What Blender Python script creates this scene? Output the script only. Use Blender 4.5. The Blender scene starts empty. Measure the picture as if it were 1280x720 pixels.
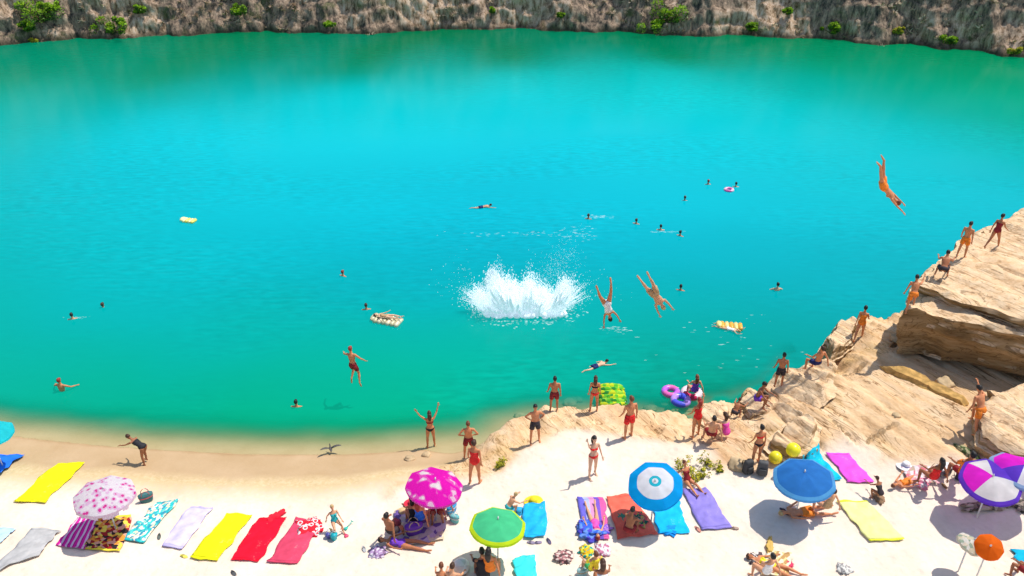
import bpy, bmesh, math, random
import numpy as np
from mathutils import Vector, Matrix, Euler
random.seed(7)
R = math.radians
PI = math.pi
COL = bpy.context.scene.collection

# ------------------------------------------------------------------ camera
CAM_H = 19.5
PITCH = R(29.5)
F = 1000.0
FW = (0.0, math.cos(PITCH), -math.sin(PITCH))
UP = (0.0, math.sin(PITCH), math.cos(PITCH))
def at(px, py, z=0.0):
    a = (px-640)/F; b = (360-py)/F
    d = (a, FW[1]+UP[1]*b, FW[2]+UP[2]*b)
    t = (z-CAM_H)/d[2]
    return Vector((d[0]*t, d[1]*t, z))
def at_depth(px, py, depth):
    a = (px-640)/F; b = (360-py)/F
    return Vector((a*depth, (FW[1]+UP[1]*b)*depth, CAM_H+(FW[2]+UP[2]*b)*depth))
cd = bpy.data.cameras.new('camera'); cam = bpy.data.objects.new('camera', cd); COL.objects.link(cam)
cam.location = (0, 0, CAM_H); cam.rotation_euler = (PI/2-PITCH, 0, 0)
cd.sensor_width = 36; cd.lens = 36*F/1280; cd.clip_end = 5000; cd.clip_start = 0.1
bpy.context.scene.camera = cam

# ------------------------------------------------------------------ light
SUN_EL = R(64)
SDIR = Vector((0.90, 0.44, 0)).normalized()        # horizontal direction towards the sun
w = bpy.data.worlds.new('World'); bpy.context.scene.world = w; w.use_nodes = True
nt = w.node_tree; nt.nodes.clear()
sky = nt.nodes.new('ShaderNodeTexSky'); sky.sky_type = 'NISHITA'; sky.sun_disc = False
sky.sun_elevation = SUN_EL; sky.sun_rotation = math.atan2(SDIR.x, SDIR.y)
bg = nt.nodes.new('ShaderNodeBackground'); bg.inputs[1].default_value = 0.15
wo = nt.nodes.new('ShaderNodeOutputWorld')
nt.links.new(sky.outputs[0], bg.inputs[0]); nt.links.new(bg.outputs[0], wo.inputs[0])
sl = bpy.data.lights.new('sun', 'SUN'); sl.energy = 4.5; sl.angle = R(0.53); sl.color = (1, .955, .88)
so = bpy.data.objects.new('sun', sl); COL.objects.link(so)
d = Vector((SDIR.x*math.cos(SUN_EL), SDIR.y*math.cos(SUN_EL), math.sin(SUN_EL)))
so.rotation_euler = d.to_track_quat('Z', 'Y').to_euler(); so.location = (20, 20, 60)
sc = bpy.context.scene
sc.view_settings.view_transform = 'Standard'; sc.view_settings.look = 'None'; sc.view_settings.exposure = 0
sc.render.engine = 'CYCLES'
try:
    sc.cycles.max_bounces = 8; sc.cycles.transparent_max_bounces = 24; sc.cycles.use_denoising = True
except Exception: pass

# ------------------------------------------------------------------ noise
def _h(ix, iy, s):
    n = (ix.astype(np.int64)*374761393 + iy.astype(np.int64)*668265263 + s*1442695041) & 0xffffffff
    n = ((n ^ (n >> 13))*1274126177) & 0xffffffff
    n = n ^ (n >> 16)
    return (n & 0xffff)/65535.0
def vnoise(x, y, s=0):
    x = np.asarray(x, float); y = np.asarray(y, float)
    ix = np.floor(x); iy = np.floor(y); fx = x-ix; fy = y-iy
    fx = fx*fx*(3-2*fx); fy = fy*fy*(3-2*fy)
    a = _h(ix, iy, s); b = _h(ix+1, iy, s); c = _h(ix, iy+1, s); e = _h(ix+1, iy+1, s)
    return (a*(1-fx)+b*fx)*(1-fy)+(c*(1-fx)+e*fx)*fy
def fbm(x, y, s=0, o=4):
    r = 0; amp = 1; t = 0
    for k in range(o):
        r = r+amp*vnoise(np.asarray(x)*2**k+17*k, np.asarray(y)*2**k-9*k, s+k); t += amp; amp *= .5
    return r/t
def sstep(a, b, x):
    t = np.clip((x-a)/(b-a), 0, 1); return t*t*(3-2*t)
class TPS:
    def __init__(s, pts, vals, lam=1e-3):
        s.p = np.array(pts, float); v = np.array(vals, float)
        if v.ndim == 1: v = v[:, None]
        n = len(s.p); K = s.U(s.p, s.p)+np.eye(n)*lam
        A = np.zeros((n+3, n+3)); A[:n, :n] = K; A[:n, n] = 1; A[:n, n+1:] = s.p; A[n, :n] = 1; A[n+1:, :n] = s.p.T
        B = np.zeros((n+3, v.shape[1])); B[:n] = v
        s.c = np.linalg.solve(A, B)
    def U(s, a, b):
        d2 = ((a[:, None, :]-b[None, :, :])**2).sum(2)
        return .5*d2*np.log(d2+1e-9)
    def __call__(s, q):
        q = np.asarray(q, float); out = []
        for i in range(0, len(q), 20000):
            k = q[i:i+20000]; out.append(s.U(k, s.p)@s.c[:len(s.p)]+s.c[len(s.p)]+k@s.c[len(s.p)+1:])
        return np.concatenate(out)

# ------------------------------------------------------------------ land outline and height
BEACH = [(-400,505),(-150,528),(0,543),(60,550),(130,557),(200,562),(300,567),(400,568),(470,566),(530,562),(588,558)]
ROCKE = [(602,556,.35),(612,543,.45),(628,532,.5),(640,522,.6),(655,516,.7),(670,509,.8),(700,506,.8),(730,507,.8),(760,503,.85),(800,508,.85),(845,513,.8),(868,522,.8),
         (872,512,.9),(882,499,1.0),(897,496,1.0),(920,501,1.0),(926,489,1.2),(940,482,1.3),(965,484,1.3),(970,470,1.5),(990,461,1.7),(1010,453,1.8),
         (1028,442,1.9),(1033,420,2.0),(1045,405,2.1),(1080,390,2.2),(1118,386,2.2),(1138,372,2.3),(1165,356,2.4),(1210,345,2.4),(1310,335,2.4),(1600,320,2.4)]
poly = [at(x, y, 0) for x, y in BEACH]+[at(x, y, z) for x, y, z in ROCKE]
nb = len(BEACH)
poly = [(p.x, p.y) for p in poly]+[(70, 44), (140, 40), (140, -90), (-140, -90), (-140, 26), (-60, 25.5)]
PA = np.array(poly); PB = np.roll(PA, -1, 0)
def sdf(q):
    q = np.asarray(q, float); best = np.full(len(q), 1e9); inside = np.zeros(len(q), bool)
    for a, b in zip(PA, PB):
        ab = b-a; t = np.clip(((q-a)@ab)/(ab@ab), 0, 1)
        dd = np.hypot(*(q-(a+t[:, None]*ab)).T); best = np.minimum(best, dd)
        c = ((a[1] > q[:, 1]) != (b[1] > q[:, 1]))
        xi = (b[0]-a[0])*(q[:, 1]-a[1])/((b[1]-a[1]) if b[1] != a[1] else 1e-9)+a[0]
        inside ^= (c & (q[:, 0] < xi))
    return np.where(inside, best, -best)
CT = [(x, y, 0.0) for x, y in BEACH[1:]]+ROCKE[:-1]+[
 (0,600,.5),(0,700,.85),(-300,600,.5),(-300,760,.9),(150,600,.45),(150,700,.85),(300,615,.5),(300,715,.9),(420,615,.5),(450,700,.9),(520,600,.55),(540,640,.8),(600,600,.8),(600,700,.95),
 (640,545,.75),(700,545,.9),(850,545,.95),(640,640,.9),(750,600,.95),(750,700,1.0),(850,650,1.0),(890,560,1.1),(900,530,1.2),(980,540,1.5),(960,580,1.25),(950,510,1.5),(1000,640,1.1),(1000,700,1.0),
 (1020,500,1.9),(1050,530,1.8),(1100,450,2.25),(1070,430,2.2),(1150,440,2.3),(1150,500,2.15),(1060,580,1.35),(1100,560,1.6),(1200,540,2.0),(1240,440,2.3),(1280,500,2.3),(1280,560,2.0),(1200,620,1.3),(1280,620,1.4),(1280,700,1.15),
 (1150,650,1.15),(1450,600,1.6),(1450,500,2.3),(1450,760,1.3),(640,800,1.0)]
cp = [at(*c) for c in CT]
pts = [(p.x, p.y) for p in cp]+[(-60,-20),(0,-20),(60,-20),(0,5),(-60,20),(60,25)]
vals = [c[2] for c in CT]+[1.2,1.2,1.2,1.1,.4,1.5]
LAND = TPS(pts, vals, .02)
# rock mask
RKP = [(478,600),(492,575),(530,562),(590,545),(604,525),(665,485),(868,490),(900,465),(960,450),(1020,385),(1140,345),(1400,280),(1700,420),(1700,640),(1280,606),(1190,590),(1110,588),(1060,562),(1000,575),(960,592),(900,578),(870,556),(820,545),(770,535),(700,533),(650,550),(622,575),(600,590),(560,583),(520,590)]
RK = np.array([(p.x, p.y) for p in (at(x, y, 1.2) for x, y in RKP)])
def poly_sdf(q, A):
    global PA, PB
    sa, sb = PA, PB; PA = A; PB = np.roll(A, -1, 0)
    r = sdf(q); PA, PB = sa, sb
    return r
sA = np.array(at(1050,430,2)[:2]); sB = np.array(at(1230,535,2)[:2]); SD = (sB-sA)/np.linalg.norm(sB-sA); SN = np.array((-SD[1], SD[0]))
def height(q, full=False):
    q = np.asarray(q, float).reshape(-1, 2); x, y = q[:, 0], q[:, 1]
    jx = (fbm(x*.9, y*.9, 31, 3)-.5); jy = (fbm(x*.9+40, y*.9, 33, 3)-.5)
    rk = poly_sdf(q+np.stack([jx, jy], 1)*1.0, RK)
    rock = sstep(-.35, .45, rk)
    d = sdf(q+np.stack([jx, jy], 1)*(.75*rock[:, None]))
    T = LAND(q)[:, 0]; T = np.clip(T, -2, 3.2)
    # sand relief
    sand = (fbm(x*.5, y*.5, 3, 3)-.5)*.16+(fbm(x*2.4, y*2.4, 5, 3)-.5)*.05+(fbm(x*6, y*6, 8, 2)-.5)*.028*sstep(.25,.6,T)
    sand = sand*sstep(0.02, .5, T)
    # rock relief: broad strata steps and cracks
    u = q@SD; v = q@SN
    vw = v+1.6*(fbm(u*.16, v*.3, 11, 3)-.5)+.25*(fbm(u*.8, v*.8, 13, 3)-.5)
    def saw(per, s):
        k = vw/per+.3*np.sin(vw*.7+s); f = k-np.floor(k); return f
    hi = sstep(1.0, 1.9, T)
    amp = .05+.12*hi
    def stp(f): return np.where(f < .86, f/.86, (1-f)/.14)
    st = (stp(saw(1.9, 1))-.5)*amp*1.0+(stp(saw(.6, 2))-.5)*amp*.25
    ln = np.abs(((vw/1.1+.35*np.sin(vw*.5))%1)-.5)
    mask = sstep(.5, .66, fbm(u*.35+3, v*.5, 21, 3))
    crack = -sstep(.06, .0, ln)*mask*(.12+.3*hi)
    ug = u+.9*(fbm(u*.4, v*.4, 41, 3)-.5)*2
    ln2 = np.abs(((ug/2.7)%1)-.5); crack2 = -sstep(.025, 0, ln2)*sstep(.52, .62, fbm(u*.6, v*.6, 25, 2))*(.06+.22*hi)
    lump = sstep(.3, .9, T)*sstep(3.2, .5, d)
    rough = (fbm(u*.5, v*1.3, 51, 4)-.5)*(.10+.22*hi)+(fbm(x*1.6, y*1.6, 53, 4)-.5)*(.06+.42*lump)+(fbm(x*5, y*5, 57, 3)-.5)*(.03+.07*lump)
    # broken ledges close to the water
    edge = sstep(1.9, .2, d)*sstep(.85, 1.5, T)
    blocks = np.floor(fbm(u*.55, v*1.1, 61, 2)*7)/7-.5
    brk = edge*(blocks*1.0-.22)
    Z = T+sand*(1-rock)+rock*(st+crack+crack2+rough+brk)
    bed = -0.02-.21*np.maximum(-d, 0); bed = np.maximum(bed, -3.5)+(fbm(x*.8, y*.8, 71, 3)-.5)*.08*sstep(0,-2,d)
    wd = .03+.30*sstep(.1, .6, T)
    wd = wd*(1-.55*rock); bed = bed-.5*rock*sstep(.0, -.5, d)
    t = sstep(-wd, wd*.4, d)
    Z = bed*(1-t)+Z*t
    if full: return Z, rock, d, T
    return Z
_c = {}
def gz(x, y): return float(height([(x, y)])[0])
def on(px, py, lift=0.0):
    z = 1.0
    for _ in range(9):
        p = at(px, py, z); z = .4*z+.6*gz(p.x, p.y)
    p = at(px, py, z); p.z = gz(p.x, p.y)+lift
    return p

# ------------------------------------------------------------------ mesh helpers
def link(name, me, parent=None, mats=(), smooth=True, auto=None):
    o = bpy.data.objects.new(name, me); COL.objects.link(o)
    for m in mats: me.materials.append(m)
    if smooth:
        me.polygons.foreach_set('use_smooth', [True]*len(me.polygons))
    if auto is not None:
        try: me.set_sharp_from_angle(angle=R(auto))
        except Exception: pass
    if parent is not None: o.parent = parent
    return o
def tag(o, label=None, cat=None, group=None, kind=None):
    if label: o['label'] = label
    if cat: o['category'] = cat
    if group: o['group'] = group
    if kind: o['kind'] = kind
    return o
def empty(name, loc, rz=0, label=None, cat=None, group=None, scale=1):
    o = bpy.data.objects.new(name, None); COL.objects.link(o); o.location = loc; o.rotation_euler = (0, 0, rz); o.empty_display_size = .2
    o.scale = (scale,)*3
    return tag(o, label, cat, group)
class MB:
    def __init__(s): s.v = []; s.f = []; s.m = []
    def add(s, v, f, m=0):
        k = len(s.v); s.v += [tuple(a) for a in v]; s.f += [tuple(i+k for i in g) for g in f]; s.m += [m]*len(f)
    def tube(s, pts, rad, n=8, m=0, ref=None, flat=None):
        pts = [Vector(p) for p in pts]; vs = []; fs = []
        if not hasattr(rad, '__len__'): rad = [rad]*len(pts)
        t0 = (pts[1]-pts[0]).normalized()
        r = Vector(ref) if ref is not None else (Vector((1, 0, 0)) if abs(t0.x) < .8 else Vector((0, 1, 0)))
        for i, p in enumerate(pts):
            t = (pts[min(i+1, len(pts)-1)]-pts[max(i-1, 0)])
            t = t.normalized() if t.length > 1e-9 else t0
            a = (r-t*r.dot(t)).normalized(); b = t.cross(a)
            ra = rad[i]; ra, rb = ra if hasattr(ra, '__len__') else (ra, ra)
            for k in range(n):
                th = 2*PI*k/n; vs.append(p+a*(ra*math.cos(th))+b*(rb*math.sin(th)))
        for i in range(len(pts)-1):
            for k in range(n):
                fs.append((i*n+k, i*n+(k+1)%n, (i+1)*n+(k+1)%n, (i+1)*n+k))
        fs.append(tuple(range(n-1, -1, -1))); e = (len(pts)-1)*n; fs.append(tuple(e+k for k in range(n)))
        s.add(vs, fs, m)
    def ball(s, c, r, nu=10, nv=7, m=0, rot=None):
        c = Vector(c); rr = Vector(r) if hasattr(r, '__len__') else Vector((r, r, r)); vs = []; fs = []
        vs.append(Vector((0, 0, 1)))
        for j in range(1, nv):
            ph = PI*j/nv
            for k in range(nu):
                th = 2*PI*k/nu; vs.append(Vector((math.sin(ph)*math.cos(th), math.sin(ph)*math.sin(th), math.cos(ph))))
        vs.append(Vector((0, 0, -1))); L = len(vs)-1
        for k in range(nu): fs.append((0, 1+k, 1+(k+1)%nu)); fs.append((L, L-nu+(k+1)%nu, L-nu+k))
        for j in range(nv-2):
            for k in range(nu): a = 1+j*nu+k; b = 1+j*nu+(k+1)%nu; fs.append((a, a+nu, b+nu, b))
        out = []
        for v in vs:
            v = Vector((v.x*rr.x, v.y*rr.y, v.z*rr.z))
            if rot is not None: v = rot@v
            out.append(v+c)
        s.add(out, fs, m)
    def box(s, c, h, m=0, rz=0, taper=1, bev=.0):
        bm = bmesh.new(); bmesh.ops.create_cube(bm, size=2)
        for v in bm.verts:
            k = taper if v.co.z > 0 else 1
            v.co = Vector((v.co.x*h[0]*k, v.co.y*h[1]*k, v.co.z*h[2]))
        if bev > 0: bmesh.ops.bevel(bm, geom=bm.edges[:], offset=bev, segments=2, affect='EDGES', profile=.6)
        M = Matrix.Translation(c)@Matrix.Rotation(rz, 4, 'Z')
        bm.verts.ensure_lookup_table(); bm.verts.index_update()
        s.add([M@v.co for v in bm.verts], [tuple(v.index for v in f.verts) for f in bm.faces], m); bm.free()
    def mesh(s, name='m'):
        me = bpy.data.meshes.new(name); me.from_pydata(s.v, [], s.f); me.polygons.foreach_set('material_index', s.m); me.update(); return me
    def build(s, name, mats, parent=None, smooth=True, auto=None):
        return link(name, s.mesh(name), parent, mats if isinstance(mats, (list, tuple)) else [mats], smooth, auto)

# ------------------------------------------------------------------ materials
_m = {}
def ramp_node(N, stops):
    r = N.new('ShaderNodeValToRGB'); e = r.color_ramp.elements
    e[0].position, e[0].color = stops[0][0], (*stops[0][1], 1); e[1].position, e[1].color = stops[-1][0], (*stops[-1][1], 1)
    for p, c in stops[1:-1]:
        k = e.new(p); k.color = (*c, 1)
    return r
def base(name):
    m = bpy.data.materials.new(name); m.use_nodes = True; N = m.node_tree.nodes; L = m.node_tree.links
    return m, N, L, N['Principled BSDF']
def mat(c, rough=.7, var=.18, scale=9, spec=.3, bump=.0, trans=0, sheen=0):
    key = (tuple(c), rough, var, scale, spec, bump, trans)
    if key in _m: return _m[key]
    m, N, L, P = base('surface'); P.inputs['Roughness'].default_value = rough; P.inputs['Specular IOR Level'].default_value = spec
    tc = N.new('ShaderNodeTexCoord'); no = N.new('ShaderNodeTexNoise'); no.inputs['Scale'].default_value = scale; no.inputs['Detail'].default_value = 4
    L.new(tc.outputs['Object'], no.inputs['Vector'])
    lo = tuple(x*(1-var) for x in c); hi = tuple(min(1, x*(1+var)) for x in c)
    r = ramp_node(N, [(.3, lo), (.7, hi)]); L.new(no.outputs['Fac'], r.inputs[0]); L.new(r.outputs[0], P.inputs['Base Color'])
    if bump:
        b = N.new('ShaderNodeBump'); b.inputs['Strength'].default_value = bump; b.inputs['Distance'].default_value = .02
        L.new(no.outputs['Fac'], b.inputs['Height']); L.new(b.outputs[0], P.inputs['Normal'])
    if trans:
        tr = N.new('ShaderNodeBsdfTranslucent'); L.new(r.outputs[0], tr.inputs[0]); mx = N.new('ShaderNodeMixShader'); mx.inputs[0].default_value = trans
        L.new(P.outputs[0], mx.inputs[1]); L.new(tr.outputs[0], mx.inputs[2]); L.new(mx.outputs[0], N['Material Output'].inputs[0])
    _m[key] = m; return m

def sand_rock_mat():
    m, N, L, P = base('sand_and_rock'); P.inputs['Roughness'].default_value = .9; P.inputs['Specular IOR Level'].default_value = .15
    g = N.new('ShaderNodeNewGeometry'); sep = N.new('ShaderNodeSeparateXYZ'); L.new(g.outputs['Position'], sep.inputs[0])
    at_ = N.new('ShaderNodeAttribute'); at_.attribute_name = 'rock'
    wet = N.new('ShaderNodeAttribute'); wet.attribute_name = 'wet'
    def noise(sc, det=5, rough=.6, sx=None):
        n = N.new('ShaderNodeTexNoise'); n.inputs['Scale'].default_value = sc; n.inputs['Detail'].default_value = det; n.inputs['Roughness'].default_value = rough
        if sx:
            mp = N.new('ShaderNodeMapping'); mp.inputs['Scale'].default_value = sx[0]; mp.inputs['Rotation'].default_value = (0, 0, sx[1])
            L.new(g.outputs['Position'], mp.inputs[0]); L.new(mp.outputs[0], n.inputs['Vector'])
        else: L.new(g.outputs['Position'], n.inputs['Vector'])
        return n
    def mix(f, a, b, mode='MIX'):
        x = N.new('ShaderNodeMix'); x.data_type = 'RGBA'; x.blend_type = mode
        if isinstance(f, (int, float)): x.inputs[0].default_value = f
        else: L.new(f, x.inputs[0])
        for i, v in ((6, a), (7, b)):
            if isinstance(v, tuple): x.inputs[i].default_value = (*v, 1)
            else: L.new(v, x.inputs[i])
        return x.outputs[2]
    def math_(op, a, b=None, c=None, clamp=False):
        x = N.new('ShaderNodeMath'); x.operation = op; x.use_clamp = clamp
        for i, v in enumerate((a, b, c)):
            if v is None: continue
            if isinstance(v, (int, float)): x.inputs[i].default_value = v
            else: L.new(v, x.inputs[i])
        return x.outputs[0]
    n1 = noise(.7, 5); n2 = noise(7, 6, .7); n3 = noise(40, 3, .7)
    dry = ramp_node(N, [(.3, (.74, .60, .47)), (.6, (.82, .69, .565)), (.8, (.86, .74, .62))]); L.new(n1.outputs[0], dry.inputs[0])
    grain = ramp_node(N, [(.33, (.80, .78, .74)), (.55, (1, 1, 1))]); L.new(n2.outputs[0], grain.inputs[0])
    dryc = mix(.32, dry.outputs[0], grain.outputs[0], 'MULTIPLY')
    damp = ramp_node(N, [(.35, (.55, .40, .20)), (.65, (.68, .52, .31))]); L.new(n2.outputs[0], damp.inputs[0])
    wetc = ramp_node(N, [(.3, (.47, .315, .165)), (.7, (.54, .375, .215))]); L.new(n1.outputs[0], wetc.inputs[0])
    # wet attr: 1 = at the waterline, 0 = dry
    wj = math_('ADD', wet.outputs['Fac'], math_('MULTIPLY', math_('SUBTRACT', n2.outputs[0], .5), .55))
    f1 = N.new('ShaderNodeMapRange'); f1.inputs[1].default_value = .12; f1.inputs[2].default_value = .42; L.new(wj, f1.inputs[0])
    wj2 = math_('ADD', wet.outputs['Fac'], math_('MULTIPLY', math_('SUBTRACT', n1.outputs[0], .5), .25))
    f2 = N.new('ShaderNodeMapRange'); f2.inputs[1].default_value = .5; f2.inputs[2].default_value = .66; L.new(wj2, f2.inputs[0])
    sand = mix(f2.outputs[0], mix(f1.outputs[0], dryc, damp.outputs[0]), wetc.outputs[0])
    ang = math.atan2(SD[1], SD[0])
    mr_ = N.new('ShaderNodeMapping'); mr_.inputs['Rotation'].default_value = (0, 0, -ang); L.new(g.outputs['Position'], mr_.inputs[0])
    def aligned(sc3, det=6, dist=.4):
        mp = N.new('ShaderNodeMapping'); mp.inputs['Scale'].default_value = sc3; L.new(mr_.outputs[0], mp.inputs[0])
        n = N.new('ShaderNodeTexNoise'); n.inputs['Scale'].default_value = 1; n.inputs['Detail'].default_value = det; n.inputs['Roughness'].default_value = .62; n.inputs['Distortion'].default_value = dist; L.new(mp.outputs[0], n.inputs['Vector']); return n
    s1 = aligned((.22, 2.6, 5)); s2 = aligned((.16, 1.5, 2), 3, .8)
    # rotation applied before the scale, so align by a second mapping
    rk = ramp_node(N, [(.28, (.50, .29, .14)), (.42, (.69, .45, .24)), (.58, (.79, .56, .335)), (.78, (.84, .65, .43))]); L.new(s1.outputs[0], rk.inputs[0])
    r2 = noise(3.5, 8, .7); rr = ramp_node(N, [(.3, (.74, .66, .58)), (.52, (1, 1, 1))]); L.new(r2.outputs[0], rr.inputs[0])
    rockc = mix(.5, rk.outputs[0], rr.outputs[0], 'MULTIPLY')
    seam = ramp_node(N, [(.385, (1, 1, 1)), (.40, (.32, .23, .15)), (.412, (1, 1, 1)), (.47, (1, 1, 1)), (.484, (.25, .17, .10)), (.50, (1, 1, 1)), (.565, (1, 1, 1)), (.575, (.4, .3, .2)), (.59, (1, 1, 1))]); L.new(s2.outputs[0], seam.inputs[0])
    sm_ = N.new('ShaderNodeMapRange'); sm_.inputs[1].default_value = .42; sm_.inputs[2].default_value = .56; L.new(noise(.9, 3).outputs[0], sm_.inputs[0])
    rockc = mix(sm_.outputs[0], rockc, mix(1.0, rockc, seam.outputs[0], 'MULTIPLY'))
    # yellow mineral stain
    st = N.new('ShaderNodeMapRange'); st.inputs[1].default_value = .56; st.inputs[2].default_value = .68; L.new(noise(.45, 4).outputs[0], st.inputs[0])
    rockc = mix(math_('MULTIPLY', st.outputs[0], .45), rockc, (.60, .38, .13))
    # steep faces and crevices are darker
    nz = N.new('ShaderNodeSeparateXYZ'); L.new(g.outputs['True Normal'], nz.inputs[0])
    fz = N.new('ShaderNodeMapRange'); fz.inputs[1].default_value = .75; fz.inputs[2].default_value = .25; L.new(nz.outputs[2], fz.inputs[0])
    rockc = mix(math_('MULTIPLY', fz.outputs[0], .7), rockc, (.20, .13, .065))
    wetrock = N.new('ShaderNodeMapRange'); wetrock.inputs[1].default_value = .35; wetrock.inputs[2].default_value = .05; L.new(sep.outputs[2], wetrock.inputs[0])
    rockc = mix(math_('MULTIPLY', wetrock.outputs[0], .75), rockc, (.14, .11, .05))
    wl_ = ramp_node(N, [(.49, (1, 1, 1)), (.503, (.84, .80, .74)), (.515, (.90, .87, .83)), (.54, (1, 1, 1))])
    L.new(math_('ADD', math_('MULTIPLY', sep.outputs[2], 1.0), math_('ADD', .465, math_('MULTIPLY', n1.outputs[0], .07))), wl_.inputs[0])
    sand = mix(1.0, sand, wl_.outputs[0], 'MULTIPLY')
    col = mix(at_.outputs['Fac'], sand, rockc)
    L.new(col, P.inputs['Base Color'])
    b = N.new('ShaderNodeBump'); b.inputs['Distance'].default_value = .05; b.inputs['Strength'].default_value = .5
    vo = N.new('ShaderNodeTexVoronoi'); vo.feature = 'SMOOTH_F1'; vo.inputs['Scale'].default_value = 3.1; vo.inputs['Smoothness'].default_value = .4; vo.inputs['Randomness'].default_value = 1; L.new(g.outputs['Position'], vo.inputs['Vector'])
    tread_ = N.new('ShaderNodeMapRange'); tread_.inputs[1].default_value = .05; tread_.inputs[2].default_value = .42; L.new(vo.outputs['Distance'], tread_.inputs[0])
    dryk = math_('SUBTRACT', 1.0, math_('MULTIPLY', f1.outputs[0], .85))
    hsum = math_('ADD', math_('ADD', math_('MULTIPLY', n2.outputs[0], .7), math_('MULTIPLY', math_('MULTIPLY', tread_.outputs[0], dryk), math_('SUBTRACT', .8, math_('MULTIPLY', at_.outputs['Fac'], .8)))), math_('MULTIPLY', math_('ADD', r2.outputs[0], s1.outputs[0]), math_('MULTIPLY', at_.outputs['Fac'], 1.6)))
    L.new(hsum, b.inputs['Height']); L.new(b.outputs[0], P.inputs['Normal'])
    ro = N.new('ShaderNodeMapRange'); ro.inputs[3].default_value = .92; ro.inputs[4].default_value = .5; L.new(f2.outputs[0], ro.inputs[0]); L.new(ro.outputs[0], P.inputs['Roughness'])
    return m
M_GROUND = sand_rock_mat()

def boulder_mat():
    m, N, L, P = base('layered_sandstone'); P.inputs['Roughness'].default_value = .9; P.inputs['Specular IOR Level'].default_value = .15
    g = N.new('ShaderNodeNewGeometry')
    mp = N.new('ShaderNodeMapping'); mp.inputs['Scale'].default_value = (.45, .45, 2.6); mp.inputs['Rotation'].default_value = (R(6), R(-8), 0); L.new(g.outputs['Position'], mp.inputs[0])
    n = N.new('ShaderNodeTexNoise'); n.inputs['Scale'].default_value = 1; n.inputs['Detail'].default_value = 7; n.inputs['Roughness'].default_value = .65; n.inputs['Distortion'].default_value = .3; L.new(mp.outputs[0], n.inputs['Vector'])
    n2 = N.new('ShaderNodeTexNoise'); n2.inputs['Scale'].default_value = 3; n2.inputs['Detail'].default_value = 8; n2.inputs['Roughness'].default_value = .7; L.new(g.outputs['Position'], n2.inputs['Vector'])
    sd = ramp_node(N, [(.3, (.12, .065, .025)), (.45, (.27, .165, .07)), (.6, (.40, .265, .13)), (.75, (.52, .37, .21))]); L.new(n.outputs[0], sd.inputs[0])  # side tones darkened to paint shade onto the steep rock faces
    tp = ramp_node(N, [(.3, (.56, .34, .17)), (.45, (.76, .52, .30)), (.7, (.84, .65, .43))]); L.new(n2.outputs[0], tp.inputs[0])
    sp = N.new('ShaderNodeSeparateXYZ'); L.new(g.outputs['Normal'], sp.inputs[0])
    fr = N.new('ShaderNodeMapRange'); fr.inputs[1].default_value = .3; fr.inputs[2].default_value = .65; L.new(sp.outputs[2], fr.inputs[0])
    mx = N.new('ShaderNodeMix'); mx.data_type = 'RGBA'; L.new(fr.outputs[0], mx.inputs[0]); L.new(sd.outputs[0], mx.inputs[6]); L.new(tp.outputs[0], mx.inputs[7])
    m_r = N.new('ShaderNodeMapping'); m_r.inputs['Rotation'].default_value = (0, 0, -math.atan2(SD[1], SD[0])); L.new(g.outputs['Position'], m_r.inputs[0]); m_s = N.new('ShaderNodeMapping'); m_s.inputs['Scale'].default_value = (.2, 1.3, 2.4); L.new(m_r.outputs[0], m_s.inputs[0])
    ns = N.new('ShaderNodeTexNoise'); ns.inputs['Scale'].default_value = 1; ns.inputs['Detail'].default_value = 5; ns.inputs['Distortion'].default_value = .7; L.new(m_s.outputs[0], ns.inputs['Vector'])
    se = ramp_node(N, [(.36, (1, 1, 1)), (.375, (.3, .22, .15)), (.39, (1, 1, 1)), (.475, (1, 1, 1)), (.49, (.22, .15, .1)), (.51, (1, 1, 1)), (.6, (1, 1, 1)), (.61, (.35, .26, .18)), (.625, (1, 1, 1))]); L.new(ns.outputs[0], se.inputs[0])
    ml = N.new('ShaderNodeMix'); ml.data_type = 'RGBA'; ml.blend_type = 'MULTIPLY'; ml.inputs[0].default_value = .7; L.new(mx.outputs[2], ml.inputs[6]); L.new(se.outputs[0], ml.inputs[7]); L.new(ml.outputs[2], P.inputs['Base Color'])
    b = N.new('ShaderNodeBump'); b.inputs['Distance'].default_value = .1; b.inputs['Strength'].default_value = .7
    ad = N.new('ShaderNodeMath'); L.new(n.outputs[0], ad.inputs[0]); L.new(n2.outputs[0], ad.inputs[1]); L.new(ad.outputs[0], b.inputs['Height']); L.new(b.outputs[0], P.inputs['Normal'])
    return m
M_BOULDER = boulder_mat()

# ------------------------------------------------------------------ ground meshes
def axis(lo, f0, f1, hi, fine, grow=1.25):
    mid = list(np.arange(f0, f1+1e-6, fine)); a = []; s = fine; x = f0
    while x > lo: s *= grow; x -= s; a.append(x)
    b = []; s = fine; x = mid[-1]
    while x < hi: s *= grow; x += s; b.append(x)
    return np.array(a[::-1]+mid+b)
def grid_faces(nx, ny):
    i = np.arange(nx-1)[None, :]+np.arange(ny-1)[:, None]*nx
    return np.stack([i, i+1, i+nx+1, i+nx], -1).reshape(-1, 4)
def fast_mesh(name, V, Fc):
    me = bpy.data.meshes.new(name); me.vertices.add(len(V)); me.vertices.foreach_set('co', V.astype(np.float32).ravel())
    n = Fc.shape[1]; me.loops.add(Fc.size); me.loops.foreach_set('vertex_index', Fc.astype(np.int32).ravel())
    me.polygons.add(len(Fc)); me.polygons.foreach_set('loop_start', np.arange(0, Fc.size, n, dtype=np.int32)); me.polygons.foreach_set('loop_total', np.full(len(Fc), n, np.int32))
    me.update(calc_edges=True); return me
gx = axis(-140, -22, 22, 140, .1); gy = axis(-90, 13.5, 33, 140, .1)
XX, YY = np.meshgrid(gx, gy); Q = np.stack([XX.ravel(), YY.ravel()], 1)
Z, ROCK, DD, TT = height(Q, True)
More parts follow.
